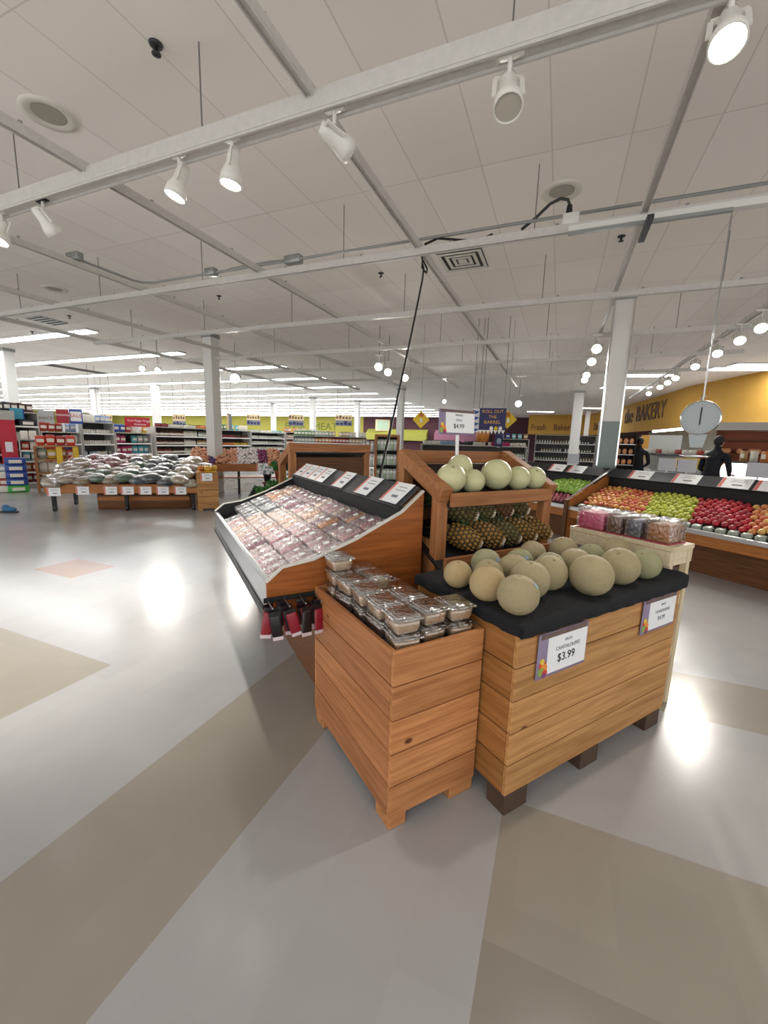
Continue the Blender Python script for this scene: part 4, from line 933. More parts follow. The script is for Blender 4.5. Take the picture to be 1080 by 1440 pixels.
for j in range(6):
    for i in range(11):
        x = .12 + i * .245 + (.08 if j % 2 else 0) + random.uniform(-.03, .03); y = .06 + j * .2
        if x > VL - .05: continue
        f = x / VL
        if f > .86: kd = 'onion'
        elif f < .16: kd = 'potato' if j > 1 else 'pale'
        elif f < .45: kd = 'red' if j >= 3 else random.choice(['greens', 'pale', 'potato'])
        elif f < .6: kd = random.choice(['greens', 'dark', 'pale'])
        else: kd = random.choice(['dark', 'dark', 'greens'])
        z = .455 + y / 1.19 * .41 + (.05 if i % 2 else 0) + .07 * math.sin(PI * f)
        q = random.choice(BG[kd]).put(vf(x, y, z), (0, 0, 0), f'bag of {BN[kd]}, {DEPTH[j]} of the table, {NTH[i]} from left', 'bagged vegetables on the wheeled table', random.uniform(.95, 1.2))
        q.rotation_euler = (Matrix.Rotation(VRZ, 3, 'Z') @ Matrix.Rotation(.33, 3, 'X') @ Matrix.Rotation(random.uniform(-.7, .7) + (PI if random.random() < .5 else 0), 3, 'Z')).to_euler()
rcV = Kind(rail_card(.2, .14))
for i, x in enumerate((.16, .63, 1.10, 1.39, 1.70, 2.01, 2.33)):
    put_card(rcV, vf(x, -.016, .41 if i else .385), f'white price card on the table apron, {NTH[i]} from the left', 'price cards on the vegetable table', 1.1, VRZ, PI / 2)

# tall squash crate
Q0 = Vector((-6.60, 6.20, 0)); QRZ = math.radians(50)
qc = thing('wooden_crate', 'tall narrow plank crate topped with yellow squash, right of the vegetable table', 'crate', Q0, QRZ)
plank_crate(qc, 0, .40, 0, .42, .04, .78, 6, 'oak_x', 'oak_y_shaded')
for x in (.01, .31):
    for y in (.01, .33): MB().box(x, x + .08, y, y + .08, 0, .045).build('foot', 'oak_x', qc)
MB().box(.02, .38, .02, .40, .66, .68).build('liner', 'dark_wood', qc)
rq = put_card(rcV, Q0 + Vector((math.cos(QRZ) * .18 + math.sin(QRZ) * .006, math.sin(QRZ) * .18 - math.cos(QRZ) * .006, .68)), 'white price card on the front of the squash crate', 'price cards on the vegetable table', 1.1, QRZ, PI / 2); rq['group'] = 'price card of the squash crate'
for nm, c in (('squash_yellow', 'd9a62e'), ('squash_orange', 'c67c2c')): mat(nm, c, .45, var=.12, vscale=12)
def squash(c):
    r = thing('squash', '-', 'squash'); MB().ball((0, 0, 0), (.075, .075, .058), 20, 10, fn=lambda p, t, ph: 1 + .05 * math.cos(8 * t) * math.sin(ph)).build('squash_body', c, r); MB().cyl((0, 0, .045), (.01, 0, .085), .012, .008, 7).build('stalk', 'apple_stem', r); return r
SQ = [Kind(squash('squash_yellow')), Kind(squash('squash_orange'))]
for i in range(3):
    for j in range(3):
        for k in range(2):
            if k and (i, j) not in ((0, 1), (1, 0), (1, 1), (2, 1), (1, 2), (2, 2)): continue
            x = .085 + i * .115 + (.02 if k else 0); y = .09 + j * .12
            c = 1 if i < 1 else 0
            SQ[c].put(Q0 + Vector((math.cos(QRZ) * x - math.sin(QRZ) * y, math.sin(QRZ) * x + math.cos(QRZ) * y, .745 + k * .095)), (random.uniform(-.3, .3), random.uniform(-.3, .3), random.uniform(0, 6)),
                      f"{'orange' if c else 'yellow'} squash in the tall crate, {['left','middle','right'][i]} file, {['front','centre','back'][j]}, {'upper' if k else 'lower'} layer", 'squash in the tall crate')

# onion table behind
p0 = az(262, 11.6); p1 = az(398, 11.6); d = (p1 - p0); ORZ = math.atan2(d.y, d.x); OL = d.length
ot = thing('display_table', 'wooden table heaped with white, purple and orange onions, behind the squash crate', 'display table', p0, ORZ)
def of(x, y, z): return p0 + Vector((math.cos(ORZ) * x - math.sin(ORZ) * y, math.sin(ORZ) * x + math.cos(ORZ) * y, z))
MB().box(0, OL, 0, .03, .60, .80).build('front_apron', 'case_wood', ot); MB().prism([(.031, .68), (.9, 1.05), (.9, 1.07), (.031, .70)], .0, OL, 'x').build('bed', 'dark_wood', ot); MB().box(0, OL, .0, .85, .42, .45).build('lower_shelf', 'case_wood', ot)
for x in (.03, OL / 2, OL - .09):
    for y in (.0, .8): MB().box(x, x + .06, y + .031, y + .09, 0, .66 if y < .1 else .98).build('leg', 'black', ot)
for nm, c in (('onion_white', 'efe6e2'), ('onion_purple', '8e3f6e'), ('onion_orange', 'e0a27c'), ('onion_violet', '5d3a78')): mat(nm, c, .35, var=.12, vscale=25)
ON = {k: One(MB().lathe([(0, -.034), (.02, -.034), (.038, -.018), (.042, 0), (.036, .02), (.016, .036), (.006, .05), (0, .052)], 10).build('onion', 'onion_' + k), 'onion') for k in ('white', 'purple', 'orange', 'violet')}
for j in range(9):
    for i in range(int(OL / .088)):
        x = .06 + i * .088; f = x / OL; y = .09 + j * .095
        k = 'orange' if f < .2 else 'violet' if f < .27 else 'orange' if f < .50 else 'white' if f < .70 else 'purple' if f < .83 else 'orange'
        if f > .97: continue
        nm = {'orange': 'yellow skinned onion', 'violet': 'deep violet onion', 'white': 'white onion', 'purple': 'red purple onion'}[k]
        sec = 'left' if f < .3 else 'middle' if f < .70 else 'right'
        ON[k].put(of(x + (.044 if j % 2 else 0) + random.uniform(-.016, .016), y, .70 + (y - .03) / .87 * .37 + .045 + .05 * math.sin(PI * ((f * 5) % 1)) + random.uniform(0, .035)), (random.uniform(-.7, .7), random.uniform(-.7, .7), 0), f'{nm} heaped in the {sec} third of the onion table', f'{k} onions {sec}', 1.05)
rcO = Kind(rail_card(.26, .18))
for i, px in enumerate((330, 368)): q = az(px, 11.55); put_card(rcO, Vector((q.x, q.y, .71)), ['left price card on the onion table apron', 'right price card on the onion table apron'][i], 'price cards on the onion table', 1.2, ORZ, PI / 2)

# potted plants between the onion table and the case
mat('terracotta', 'b5623f', .8, var=.1); mat('leaf_green', '3f7a35', .5, island=.35); mat('bloom_white', 'e6e2ea', .6, island=.12); mat('pot_black', '1b1d1f', .5); mat('teal_wrap', '3d7f8a', .4)
def foliage(mb, c, n, rx, rz, ls, mi=0, seed=1, up=.6):
    rnd = random.Random(seed)
    for k in range(n):
        t = rnd.uniform(0, 2 * PI); e = rnd.uniform(.1, 1) ** .6; v = Vector((math.cos(t) * e, math.sin(t) * e, rnd.uniform(-.2, 1)))
        p = Vector(c) + Vector((v.x * rx, v.y * rx, v.z * rz)); d = (v + Vector((0, 0, up))).normalized(); s = d.cross(Vector((rnd.uniform(-1, 1), rnd.uniform(-1, 1), .3))).normalized() * ls * .35
        nn = d.cross(s).normalized() * ls * .12
        mb._add([p, p + d * ls * .5 + s, p + d * ls + nn, p + d * ls * .5 - s, p + d * ls * .5 - nn], [(0, 1, 4), (1, 2, 4), (2, 3, 4), (3, 0, 4)], mi)
def potted(label, loc, potm, r0, h, leafm, rx, rz, n=120, ls=.08, seed=1, bloom=None):
    r = thing('potted_plant', label, 'plant', loc)
    MB().lathe([(0, 0), (r0 * .7, 0), (r0, h), (r0 * 1.08, h), (r0 * 1.08, h - .02), (r0 * .94, h - .03), (0, h - .03)], 16).build('pot', potm, r)
    mb = MB(); foliage(mb, (0, 0, h + rz * .2), n, rx, rz, ls, seed=seed); mb.build('foliage', leafm, r)
    if bloom:
        mb = MB(); rnd = random.Random(seed)
        for k in range(60):
            t, c = rnd.uniform(0, 6.3), rnd.uniform(-.2, 1); s = math.sqrt(max(0, 1 - c * c)); mb.ball((s * math.cos(t) * rx * 1.05, s * math.sin(t) * rx * 1.05, h + rz * .3 + c * rz), .028, 6, 4)
        mb.build('blooms', bloom, r)
    return r
cr_ = thing('tilted_crate', 'dark open crate tilted on the floor below the white blooms', 'crate', az(364, 9.4), facing(364)); cr_.rotation_euler = (0, .5, facing(364)); cr_.location.z = .10
mb = MB()
for z in (0, .1, .2): mb.box(-.28, .28, -.2, -.18, z, z + .06); mb.box(-.28, .28, .18, .2, z, z + .06); mb.box(-.28, -.26, -.18, .18, z, z + .06); mb.box(.26, .28, -.18, .18, z, z + .06)
mb.build('slats', 'pot_black', cr_); MB().box(-.28, .28, -.2, .2, -.02, -.001).build('bottom', 'dark_wood', cr_)
pst = thing('plant_stand', 'dark two step stand of potted plants right of the onions', 'stand', az(388, 9.6), facing(388)); MB().box(-.3, .3, -.2, .2, .5, .54).build('upper_step', 'dark_wood', pst); MB().box(-.34, .34, -.5, -.201, .22, .26).build('lower_step', 'dark_wood', pst)
for x in (-.28, .25): MB().box(x, x + .04, .15, .19, 0, .499).build('leg', 'pot_black', pst); MB().box(x, x + .04, -.49, -.45, 0, .219).build('leg', 'pot_black', pst)
q = az(375, 9.55); potted('white ball of blooms in a black pot on the plant stand', Vector((q.x, q.y, .541)), 'pot_black', .09, .16, 'leaf_green', .13, .14, 50, .06, 3, 'bloom_white')
q = az(392, 9.7); potted('bright green bushy plant in a terracotta pot on the plant stand', Vector((q.x, q.y, .541)), 'terracotta', .1, .2, 'leaf_green', .15, .16, 150, .09, 4)
q = az(384, 9.28); potted('small green plant in a teal wrapped pot on the lower step', Vector((q.x, q.y, .261)), 'teal_wrap', .08, .14, 'leaf_green', .12, .12, 90, .08, 5)
q = az(372, 9.15); potted('drooping plant in a terracotta pot beside the tilted crate', Vector((q.x, q.y, 0)), 'terracotta', .13, .22, 'leaf_green', .18, .16, 110, .1, 6)

# mirrored wooden rack at the far end of the island, seen from behind
fruit_rack('brown wooden rack seen from behind at the far end of the sloped case', cf(1.62, 3.62), CRZ + PI)
for i in range(5): 
    q = cf(1.62 - .12 - i * .17, 3.62 - .15); potted(f'leafy herb pot on the far rack, {NTH[i]} from the right', Vector((q.x, q.y, .93)), 'terracotta' if i % 2 else 'pot_black', .055, .08, 'leaf_green', .08, .09, 60, .06, 20 + i)

# ------------------------------------------------------------------ grocery shelving
mat('shelf_white', 'b9b6b0', .5); mat('shelf_dark', '4a4643', .6); mat('shelf_strip', 'efeeea', .5)
def shelving(label, loc, rz, w, h, n, depth=.45, dark=False, group=None, frame='shelf_white'):
    r = thing('shelving_unit', label, 'shelves', loc, rz, group)
    MB().box(0, w, depth, depth + .03, 0, h).build('back_panel', 'shelf_dark' if dark else 'shelf_white', r); MB().box(0, w, .02, depth, 0, .12).build('kick_plate', frame, r)
    for x in (0, w - .03): MB().box(x, x + .03, 0, depth, .121, h).build('upright', frame, r)
    zs = []
    for k in range(n):
        z = .14 + k * (h - .14) / n; zs.append(z + .025); MB().box(.031, w - .031, .0, depth - .001, z, z + .024).build('shelf', frame, r); MB().box(.031, w - .031, -.012, -.001, z - .012, z + .03).build('price_strip', 'shelf_strip', r)
    MB().box(0, w, -.0, depth + .03, h, h + .025).build('top_shelf', frame, r); zs.append(h + .026)
    return r, zs
PC = {}
def prod(kind, colr):
    """one product mesh per kind and colour, two tone"""
    key = (kind, colr)
    if key in PC: return PC[key]
    mat('c_' + colr, colr, .4); mat('c_label', 'e8e3d6', .5); mat('c_cap', '2c2620', .5)
    mb = MB(); ms = ['c_' + colr, 'c_label', 'c_cap']
    if kind == 'bottle': mb.lathe([(0, 0), (.036, 0), (.038, .02), (.038, .13), (.015, .18), (.014, .22), (0, .22)], 10).lathe([(.0385, .04), (.0388, .11)], 10, 1, cap=False).lathe([(.016, .21), (.016, .235), (0, .235)], 8, 2)
    elif kind == 'can': mb.lathe([(0, 0), (.036, 0), (.038, .005), (.038, .105), (.035, .11), (0, .11)], 10).lathe([(.0385, .03), (.0386, .07)], 10, 1, cap=False)
    elif kind == 'jar': mb.lathe([(0, 0), (.045, 0), (.046, .09), (.038, .105), (0, .105)], 10).lathe([(.04, .105), (.04, .125), (0, .125)], 10, 2)
    elif kind == 'box': mb.rbox((0, 0, .11), (.15, .06, .22), .004, 1).box(-.06, .06, -.0312, -.0302, .07, .16, 1)
    elif kind == 'bagged': mb.rbox((0, 0, .13), (.2, .1, .25), .04, 2, taper=.9).box(-.07, .07, -.0525, -.0505, .09, .17, 1)
    elif kind == 'case': mb.rbox((0, 0, .085), (.4, .28, .16), .015, 1).box(-.12, .12, -.1415, -.1405, .04, .12, 1)
    else: mb.rbox((0, 0, .03), (.26, .2, .05), .01, 1)
    o = One(mb.build({'bottle': 'bottle', 'can': 'can', 'jar': 'jar', 'box': 'carton', 'bagged': 'snack_bag', 'case': 'drinks_pack', 'flat': 'tray'}[kind], ms), {'bottle': 'bottle', 'can': 'can', 'jar': 'jar', 'box': 'carton', 'bagged': 'bag', 'case': 'drinks pack', 'flat': 'tray'}[kind])
    PC[key] = o; return o
PWID = {'bottle': .085, 'can': .084, 'jar': .1, 'box': .165, 'bagged': .21, 'case': .42, 'flat': .28}
WORD = {'a8352c': 'red', 'c9442f': 'bright red', '2e4f9c': 'blue', 'd9d4c8': 'cream', 'e6e2d8': 'white', '4a2a1e': 'dark brown', '6b3a2a': 'brown', '8a2f3a': 'wine red', 'd6b13f': 'yellow', 'c9793a': 'orange', '4f7a4a': 'green', '58b0c0': 'aqua', 'c4386e': 'hot pink', '8fa6c8': 'pale blue', 'b08a5a': 'tan', '2a2a30': 'black', '9aa59a': 'grey green', '3fae4a': 'bright green', 'b9a27a': 'straw', '7b5aa0': 'violet'}
CLV = ['bottom shelf', 'second shelf up', 'third shelf up', 'fourth shelf up', 'fifth shelf up', 'top']
PLU = {'bottle': 'bottle', 'can': 'can', 'jar': 'jar', 'box': 'carton', 'bagged': 'snack bag', 'case': 'drinks pack', 'flat': 'flat tray'}
def stock(where, loc, rz, zs, w, rows, depth=.16, gap=1.0):
    """rows: per shelf from the top down (None skips): (kind, [colours in blocks])"""
    c, s = math.cos(rz), math.sin(rz)
    for z, row in zip(reversed(zs), rows):
        if not row: continue
        kind, cols = row; step = PWID[kind] * gap * .88; n = int((w - .08) / step); lv = zs.index(z)
        for i in range(n):
            cc = cols[min(len(cols) - 1, int(i / n * len(cols)))]
            x = .04 + (i + .5) * (w - .08) / n; y = depth + random.uniform(-.015, .015)
            if random.random() < .05: continue
            pos = 'top' if lv == len(zs) - 1 else CLV[min(lv, 4)]
            prod(kind, cc).put(Vector(loc) + Vector((c * x - s * y, s * x + c * y, z)), (0, 0, rz + random.uniform(-.06, .06)), f'{WORD[cc]} {PLU[kind]} on the {pos} of the {where}', f'{WORD[cc]} {PLU[kind]}s, {pos}, {where}', (1, 1, random.uniform(.94, 1.05)))
RZX = PI / 2                     # shelves that face the middle of the shop
GXL = -13.0
def row_unit(where, label, y0, y1, h, n, rows, dark=False, gap=1.0):
    u, zs = shelving(label, (GXL, y0, 0), RZX, y1 - y0, h, n, dark=True); stock(where, (GXL, y0, 0), RZX, zs, y1 - y0, rows, gap=gap); return u, zs
row_unit('dark drinks shelves', 'dark shelves under the teal sign at the far left', 5.75, 6.98, 1.95, 5, [('box', ['2a2a30', '4a2a1e']), ('case', ['2a2a30']), ('box', ['d9d4c8', 'e6e2d8']), ('box', ['a8352c', 'c9793a']), ('case', ['a8352c']), ('case', ['c9793a', '8a2f3a'])], True)
row_unit('snack shelves', 'snack shelves of red and blue bags under the red and blue signs', 7.0, 8.05, 1.46, 4, [('bagged', ['a8352c', '8fa6c8']), ('bagged', ['8a2f3a', 'e6e2d8']), ('bagged', ['c9442f', '2e4f9c']), ('bagged', ['c9442f', '2e4f9c']), ('bagged', ['d6b13f'])], True)
row_unit('tinned goods shelves', 'shelves of pale tinned goods right of the blue bordered sign', 8.07, 9.05, 1.78, 5, [('box', ['e6e2d8', '8fa6c8']), ('can', ['e6e2d8', 'd9d4c8']), ('can', ['d9d4c8', 'e6e2d8']), ('can', ['8fa6c8', 'd9d4c8']), ('jar', ['b08a5a', 'd6b13f']), ('jar', ['4f7a4a', 'b08a5a'])], True)
row_unit('coffee and bag shelves', 'shelves of pink and aqua bags below the red banner sign', 9.07, 10.35, 1.50, 4, [('bagged', ['2e4f9c', 'a8352c', 'd9d4c8', 'd6b13f']), ('bagged', ['c4386e', '58b0c0', '9aa59a']), ('bagged', ['c4386e', '58b0c0']), ('bagged', ['2e4f9c', '58b0c0']), ('bagged', ['a8352c'])])
row_unit('sauce shelves', 'long shelves of dark sauce bottles left of the near white column', 10.5, 13.1, 1.74, 5, [('jar', ['8a2f3a', 'd9d4c8', 'd9d4c8', 'c9793a']), ('bottle', ['4a2a1e', '6b3a2a', 'd9d4c8', '9aa59a']), ('bottle', ['6b3a2a', '4a2a1e', 'e6e2d8', 'b08a5a']), ('bottle', ['8a2f3a', '4a2a1e', 'd9d4c8', '6b3a2a']), ('jar', ['6b3a2a', 'a8352c']), None])
row_unit('dressing shelves', 'shelves of dressings just right of the near white column', 13.4, 15.4, 1.74, 5, [('box', ['4f7a4a', '58b0c0', 'd9d4c8']), ('jar', ['8a2f3a', '6b3a2a']), ('jar', ['c9793a', 'd6b13f']), ('can', ['d9d4c8']), ('can', ['b08a5a']), None])
row_unit('canned vegetable shelves', 'shelves of pale cans above the white onions', 15.45, 18.0, 1.70, 6, [('can', ['9aa59a', 'd9d4c8', '58b0c0']), ('can', ['d9d4c8', '9aa59a']), ('can', ['e6e2d8', '9aa59a']), ('can', ['d9d4c8']), ('can', ['b9a27a']), None, None])
row_unit('cereal shelves', 'shelves of orange and straw cartons left of the distant wooden rack', 18.1, 21.4, 1.78, 5, [('box', ['c9793a', 'b9a27a', '9aa59a']), ('box', ['b9a27a', 'c9793a']), ('box', ['c9793a', 'd9d4c8']), ('box', ['b9a27a']), None, None])
def front_unit(where, label, px0, px1, d, h, n, rows, dark=False, gap=1.0):
    a, b = az(px0, d), az(px1, d); v = b - a; rz = math.atan2(v.y, v.x)
    u, zs = shelving(label, a, rz, v.length, h, n, dark=True); stock(where, a, rz, zs, v.length, rows, gap=gap); return u
front_unit('far green shelves', 'distant shelves of green and grey goods beneath the lime wall', 412, 516, 19, 1.60, 5, [('box', ['4f7a4a', '9aa59a', 'b9a27a', 'd9d4c8']), ('box', ['9aa59a', 'c9793a', 'a8352c', 'b9a27a']), ('box', ['4f7a4a', 'd9d4c8', 'b9a27a']), ('box', ['d9d4c8', 'b9a27a']), None, None])
front_unit('shelves behind the honeydews', 'low distant shelves seen just above the honeydew rack', 592, 742, 13, 1.42, 4, [('jar', ['e6e2d8', '8fa6c8', '2a2a30', 'e6e2d8', 'c4386e', 'e6e2d8']), ('can', ['d9d4c8', '9aa59a']), ('box', ['b9a27a', 'd9d4c8', '8fa6c8']), ('box', ['a8352c', 'b9a27a']), None])
front_unit('gold sign wine shelves', 'tall dark shelves of bottles under the distant gold sign', 752, 838, 27, 2.1, 4, [None, ('bottle', ['e6e2d8', 'b08a5a', 'e6e2d8', '2a2a30']), ('bottle', ['b08a5a', '9aa59a', 'e6e2d8', '4f7a4a']), ('bottle', ['4f7a4a', 'b08a5a']), None], True, 1.9)
front_unit('tan end shelves', 'tan end shelves with bright blue bags left of the gold sign', 700, 744, 22, 1.75, 3, [('bagged', ['2e4f9c', '58b0c0', 'b08a5a']), ('bagged', ['2e4f9c', 'b08a5a']), ('box', ['b08a5a']), None], False, 1.3)

# tall wooden rack of printed packets right of the far island rack
a, b = az(527, 10.8), az(562, 10.8); v = b - a; rz = math.atan2(v.y, v.x); w = v.length
br_ = thing('packet_rack', 'tall wooden rack with black shelves of pale green packets, behind the power cord', 'rack', a, rz)
for x in (0, w - .06): MB().box(x, x + .06, 0, .4, 0, 1.66).build('post', 'rack_z', br_)
MB().box(.061, w - .061, 0, .4, 1.6, 1.66).build('top_board', 'rack_x', br_); MB().box(.061, w - .061, .37, .4, .06, 1.6).build('back_panel', 'black', br_)
rows_ = []
for k in range(4): MB().box(.061, w - .061, .0, .369, .10 + k * .375, .13 + k * .375).build('shelf', 'black', br_); rows_.append(.131 + k * .375)
mat('packet_mint', 'a9bfa6', .45, var=.25, vscale=30); mat('packet_white', 'c9cfc8', .45, var=.2, vscale=30)
pkt = [One(MB().rbox((0, 0, .14), (.085, .03, .28), .008, 1).box(-.035, .035, -.0162, -.0152, .16, .23, 1).build('packet', [m_, 'card_white']), 'packet') for m_ in ('packet_mint', 'packet_white')]
for k, z in enumerate(rows_):
    for i in range(6): c = i % 2; x = .1 + i * (w - .2) / 5; pkt[c].put(a + Vector((math.cos(rz) * x - math.sin(rz) * .1, math.sin(rz) * x + math.cos(rz) * .1, z)), (-.12, 0, rz), f'{"mint" if c == 0 else "whitish"} packet, {CLV[k]} of the tall wooden rack, {NTH[i]} from left', 'packets in the tall wooden rack')
a2 = az(507, 10.9); sl = thing('packet_rack', 'white wire rack of pale packets left of the tall wooden rack', 'rack', a2, rz)
for x in (0, .36): MB().box(x, x + .02, 0, .3, 0, 1.5).build('post', 'shelf_white', sl)
for k in range(4): MB().box(.021, .359, 0, .3, .1 + k * .36, .12 + k * .36).build('shelf', 'shelf_dark', sl); [pkt[1].put(a2 + Vector((math.cos(rz) * (.08 + i * .11) - math.sin(rz) * .1, math.sin(rz) * (.08 + i * .11) + math.cos(rz) * .1, .121 + k * .36)), (-.1, 0, rz), f'whitish packet in the white wire rack, {CLV[k]}, {NTH[i]} from left', 'packets in the white wire rack') for i in range(3)]

# wooden snack rack with yellow posts, in front of the snack shelves
a, b = az(44, 13.0), az(108, 13.0); v = b - a; rz = math.atan2(v.y, v.x); w = v.length
wr = thing('snack_rack', 'low wooden rack with bright yellow uprights full of orange snacks, left of the vegetable table', 'rack', a, rz)
mat('yellow_plastic', 'e3bc2c', .4)
for x in (0, w - .05): MB().box(x, x + .05, 0, .4, 0, 1.12).build('post', 'oak_y_shaded', wr)
for x in (.42, w - .12): MB().box(x, x + .12, -.02, -.001, .25, 1.12).build('yellow_upright', 'yellow_plastic', wr)
zs = []
for k in range(3): MB().box(.051, w - .051, .0, .38, .12 + k * .34, .145 + k * .34).build('shelf', 'oak_x', wr); zs.append(.146 + k * .34)
MB().box(.0, w, 0, .4, 1.121, 1.145).build('top_board', 'oak_x', wr); zs.append(1.146)
stock('wooden snack rack', a, rz, zs, w, [('bagged', ['c9442f', 'a8352c', 'c9442f']), ('bagged', ['9aa59a', 'd6b13f', 'c9793a', 'c9442f']), ('bagged', ['d9d4c8', '8a2f3a', 'a8352c']), ('bagged', ['e6e2d8', 'c9793a'])], .2)
# drinks packs and red panel by the left column
q0 = az(16, 13.6); rz0 = facing(16)
for k, (c, nm) in enumerate((('3fae4a', 'bright green pack at the bottom of the drinks stack'), ('2e4f9c', 'blue drinks pack second from the bottom of the stack'), ('2e4f9c', 'blue drinks pack third from the bottom of the stack'), ('2e4f9c', 'blue drinks pack fourth from the bottom of the stack'), ('2e4f9c', 'blue drinks pack at the top of the stack'))):
    prod('case', c).put(q0 + Vector((0, 0, k * .168 + .0)), (0, 0, rz0 + random.uniform(-.05, .05)), nm, 'drinks packs stacked by the left column')
q1 = az(1, 13.7)
for k, c in enumerate(('e6e2d8', 'a8352c', 'e6e2d8', '8fa6c8')): prod('case', c).put(q1 + Vector((0, 0, k * .168)), (0, 0, rz0), ['white', 'red', 'second white', 'pale blue'][k] + ' drinks pack in the stack at the left picture edge', 'drinks packs at the picture edge')
rp = thing('red_display', 'red upright display panel with a white card, behind the drinks stack', 'display', az(10, 14.3), facing(10))
mat('bright_red', 'c4273a', .5); MB().box(-.16, .16, 0, .05, 0, 1.75).build('panel', 'bright_red', rp); MB().box(-.07, .07, -.006, -.001, .95, 1.2).build('card', 'card_white', rp); MB().box(-.17, .17, -.01, .06, 1.751, 1.98).build('header', 'shelf_white', rp); MB().box(-.25, .25, -.1, .2, 0, .03).build('foot', 'bright_red', rp)
u, zs = shelving('shelves of small goods at the left picture edge', az(-14, 14.8), facing(-5), .5, 1.6, 4, dark=True); stock('shelves at the picture edge', az(-14, 14.8), facing(-5), zs, .5, [('box', ['a8352c']), ('box', ['c9793a', 'a8352c']), ('box', ['2a2a30', '4f7a4a']), ('box', ['d9d4c8']), ('box', ['a8352c'])])
u, zs = shelving('narrow shelves of orange and red packs between the left column and the wooden snack rack', az(24, 14.2), facing(33), .42, 1.25, 4, dark=True); stock('narrow shelves', az(24, 14.2), facing(33), zs, .42, [('box', ['e6e2d8']), ('box', ['c9442f', 'd9d4c8']), ('box', ['58b0c0', '9aa59a']), ('box', ['c9793a', 'c9442f']), ('box', ['8a2f3a'])])
# a blue shoe, just inside the left edge
shp = az(-1, 10.2); sh = thing('shoe', 'blue shoe on the floor at the left picture edge', 'shoe', shp, .4); mat('shoe_blue', '2f6a94', .6); MB().ball((0, 0, .06), (.14, .05, .05), 14, 8).ball((-.06, 0, .09), (.07, .045, .06), 12, 8).build('upper', 'shoe_blue', sh); MB().rbox((0, 0, .015), (.29, .1, .03), .014, 2).build('sole', 'pot_black', sh)

# ------------------------------------------------------------------ signs over the shelves
def board(label, px0, px1, py0, py1, d, face_c, lines, frame='white_paint', thick=.04, cat='sign', name='sign', extra=None, hang=None, post=None, tiltz=0):
    c = azp((px0 + px1) / 2, (py0 + py1) / 2, d); w = (az(px1, d) - az(px0, d)).length; pm = (px0 + px1) / 2; h = hz(pm, py0, d) - hz(pm, py1, d)
    r = thing(name, label, cat, c, facing((px0 + px1) / 2) + tiltz)
    MB().box(-w / 2, w / 2, 0, thick, -h / 2, h / 2).build('board', face_c, r)
    for t, x, z, s, m_ in lines: text(t, s * h, m_, r, FACE(x * w, -.002, z * h), xs=1.0)
    if extra: extra(r, w, h)
    if hang: mb_ = [MB().cyl((x * w, thick / 2, h / 2), (x * w, thick / 2, hang - c.z), .006, n=6).build('hanger_wire', 'rod', r) for x in (-.4, .4)]
    if post is not None: MB().box(-.03, .03, thick + .001, thick + .05, post - c.z, h / 2 - .05).build('post', 'steel', r)
    return r, w, h
for nm, c in (('sign_teal', '45a8c4'), ('sign_grey', 'b9bbbd'), ('sign_red', 'a6303c'), ('sign_blue', '2f4f9f'), ('sign_pigred', 'c2283c'), ('sign_white', 'eeeeec'), ('sign_navy', '2c2c5c'), ('sign_cream', 'd9c49a'), ('sign_yellow', 'e8c62e'), ('letter_brown', '6a4a34'), ('letter_olive', '5f6a1e'), ('letter_gold', 'e0b048'), ('sign_steelgrey', '7d828a'), ('brand_red', 'c23a3a')): mat(nm, c, .6)
board('teal blue sign panel over the dark shelves at the far left', 14, 34, 574, 589, 14.5, 'sign_teal', [], extra=lambda r, w, h: MB().box(w * .40, w * .5, -.004, -.001, -h / 2, h / 2).build('end_band', 'sign_blue', r), post=1.977)
board('teal sign panel cut by the left picture edge', -16, 5, 573, 588, 15.0, 'sign_teal', [], post=1.627)
board('pale grey SNACKS sign above the snack shelves', 54, 76, 577, 596, 15.0, 'sign_grey', [('SNACKS', 0, -.08, .3, 'letter_brown')], post=1.487)
board('dark red sign with white script above the snack shelves', 79, 97, 576, 595, 14.95, 'sign_red', [('Seasonal', 0, .12, .26, 'sign_white')], post=1.487)
board('white and blue bordered sign beside the dark red one', 97.5, 116, 576, 596, 15.1, 'sign_blue', [('SALE', 0, .05, .34, 'brand_red')], post=1.487,
      extra=lambda r, w, h: MB().box(-w * .42, w * .42, -.0018, -.0005, -h * .32, h * .36).build('white_panel', 'sign_white', r))
board('wide red sign reading Such Piggly Wiggly, over the pink and aqua bags', 175.5, 211, 587, 600, 16.15, 'sign_pigred', [('Such Piggly Wiggly', .08, .14, .30, 'sign_white'), ('Goodness', .1, -.25, .28, 'sign_white')], post=1.527)
def aisle(r, w, h):
    MB().box(-w / 2, w / 2, -.006, -.001, -.02 * h, h / 2).build('cream_panel', 'sign_cream', r); mb = MB(); rnd = random.Random(int(w * 1e6))
    for k in range(5): mb.box(-w * .46 + k * w * .19, -w * .46 + k * w * .19 + w * .12, -.008, -.0061, .12 * h, .12 * h + h * rnd.uniform(.12, .3), 0)
    for k in range(4): mb.box(-w * .46 + k * w * .24, -w * .46 + k * w * .24 + w * .18, -.008, -.001, -h * .40, -h * .40 + h * rnd.uniform(.15, .32), 1)
    mb.build('marks', ['letter_brown', 'sign_navy'], r)
for k, (p0_, p1_, y0_, y1_, lab) in enumerate(((144, 158, 582, 600, 'hanging cream and navy aisle sign above the tinned goods'), (243, 261, 583, 600, 'hanging cream and navy aisle sign left of the near white column'), (347, 366, 583, 598, 'hanging cream and navy aisle sign right of the near white column'), (406, 427, 583, 599, 'hanging cream and navy aisle sign left of the wall lettering'), (472, 495, 583, 599, 'hanging cream and navy aisle sign right of the wall lettering'))):
    board(lab, p0_, p1_, y0_, y1_, 22, 'sign_steelgrey', [], name='aisle_sign', extra=aisle, hang=CZ)
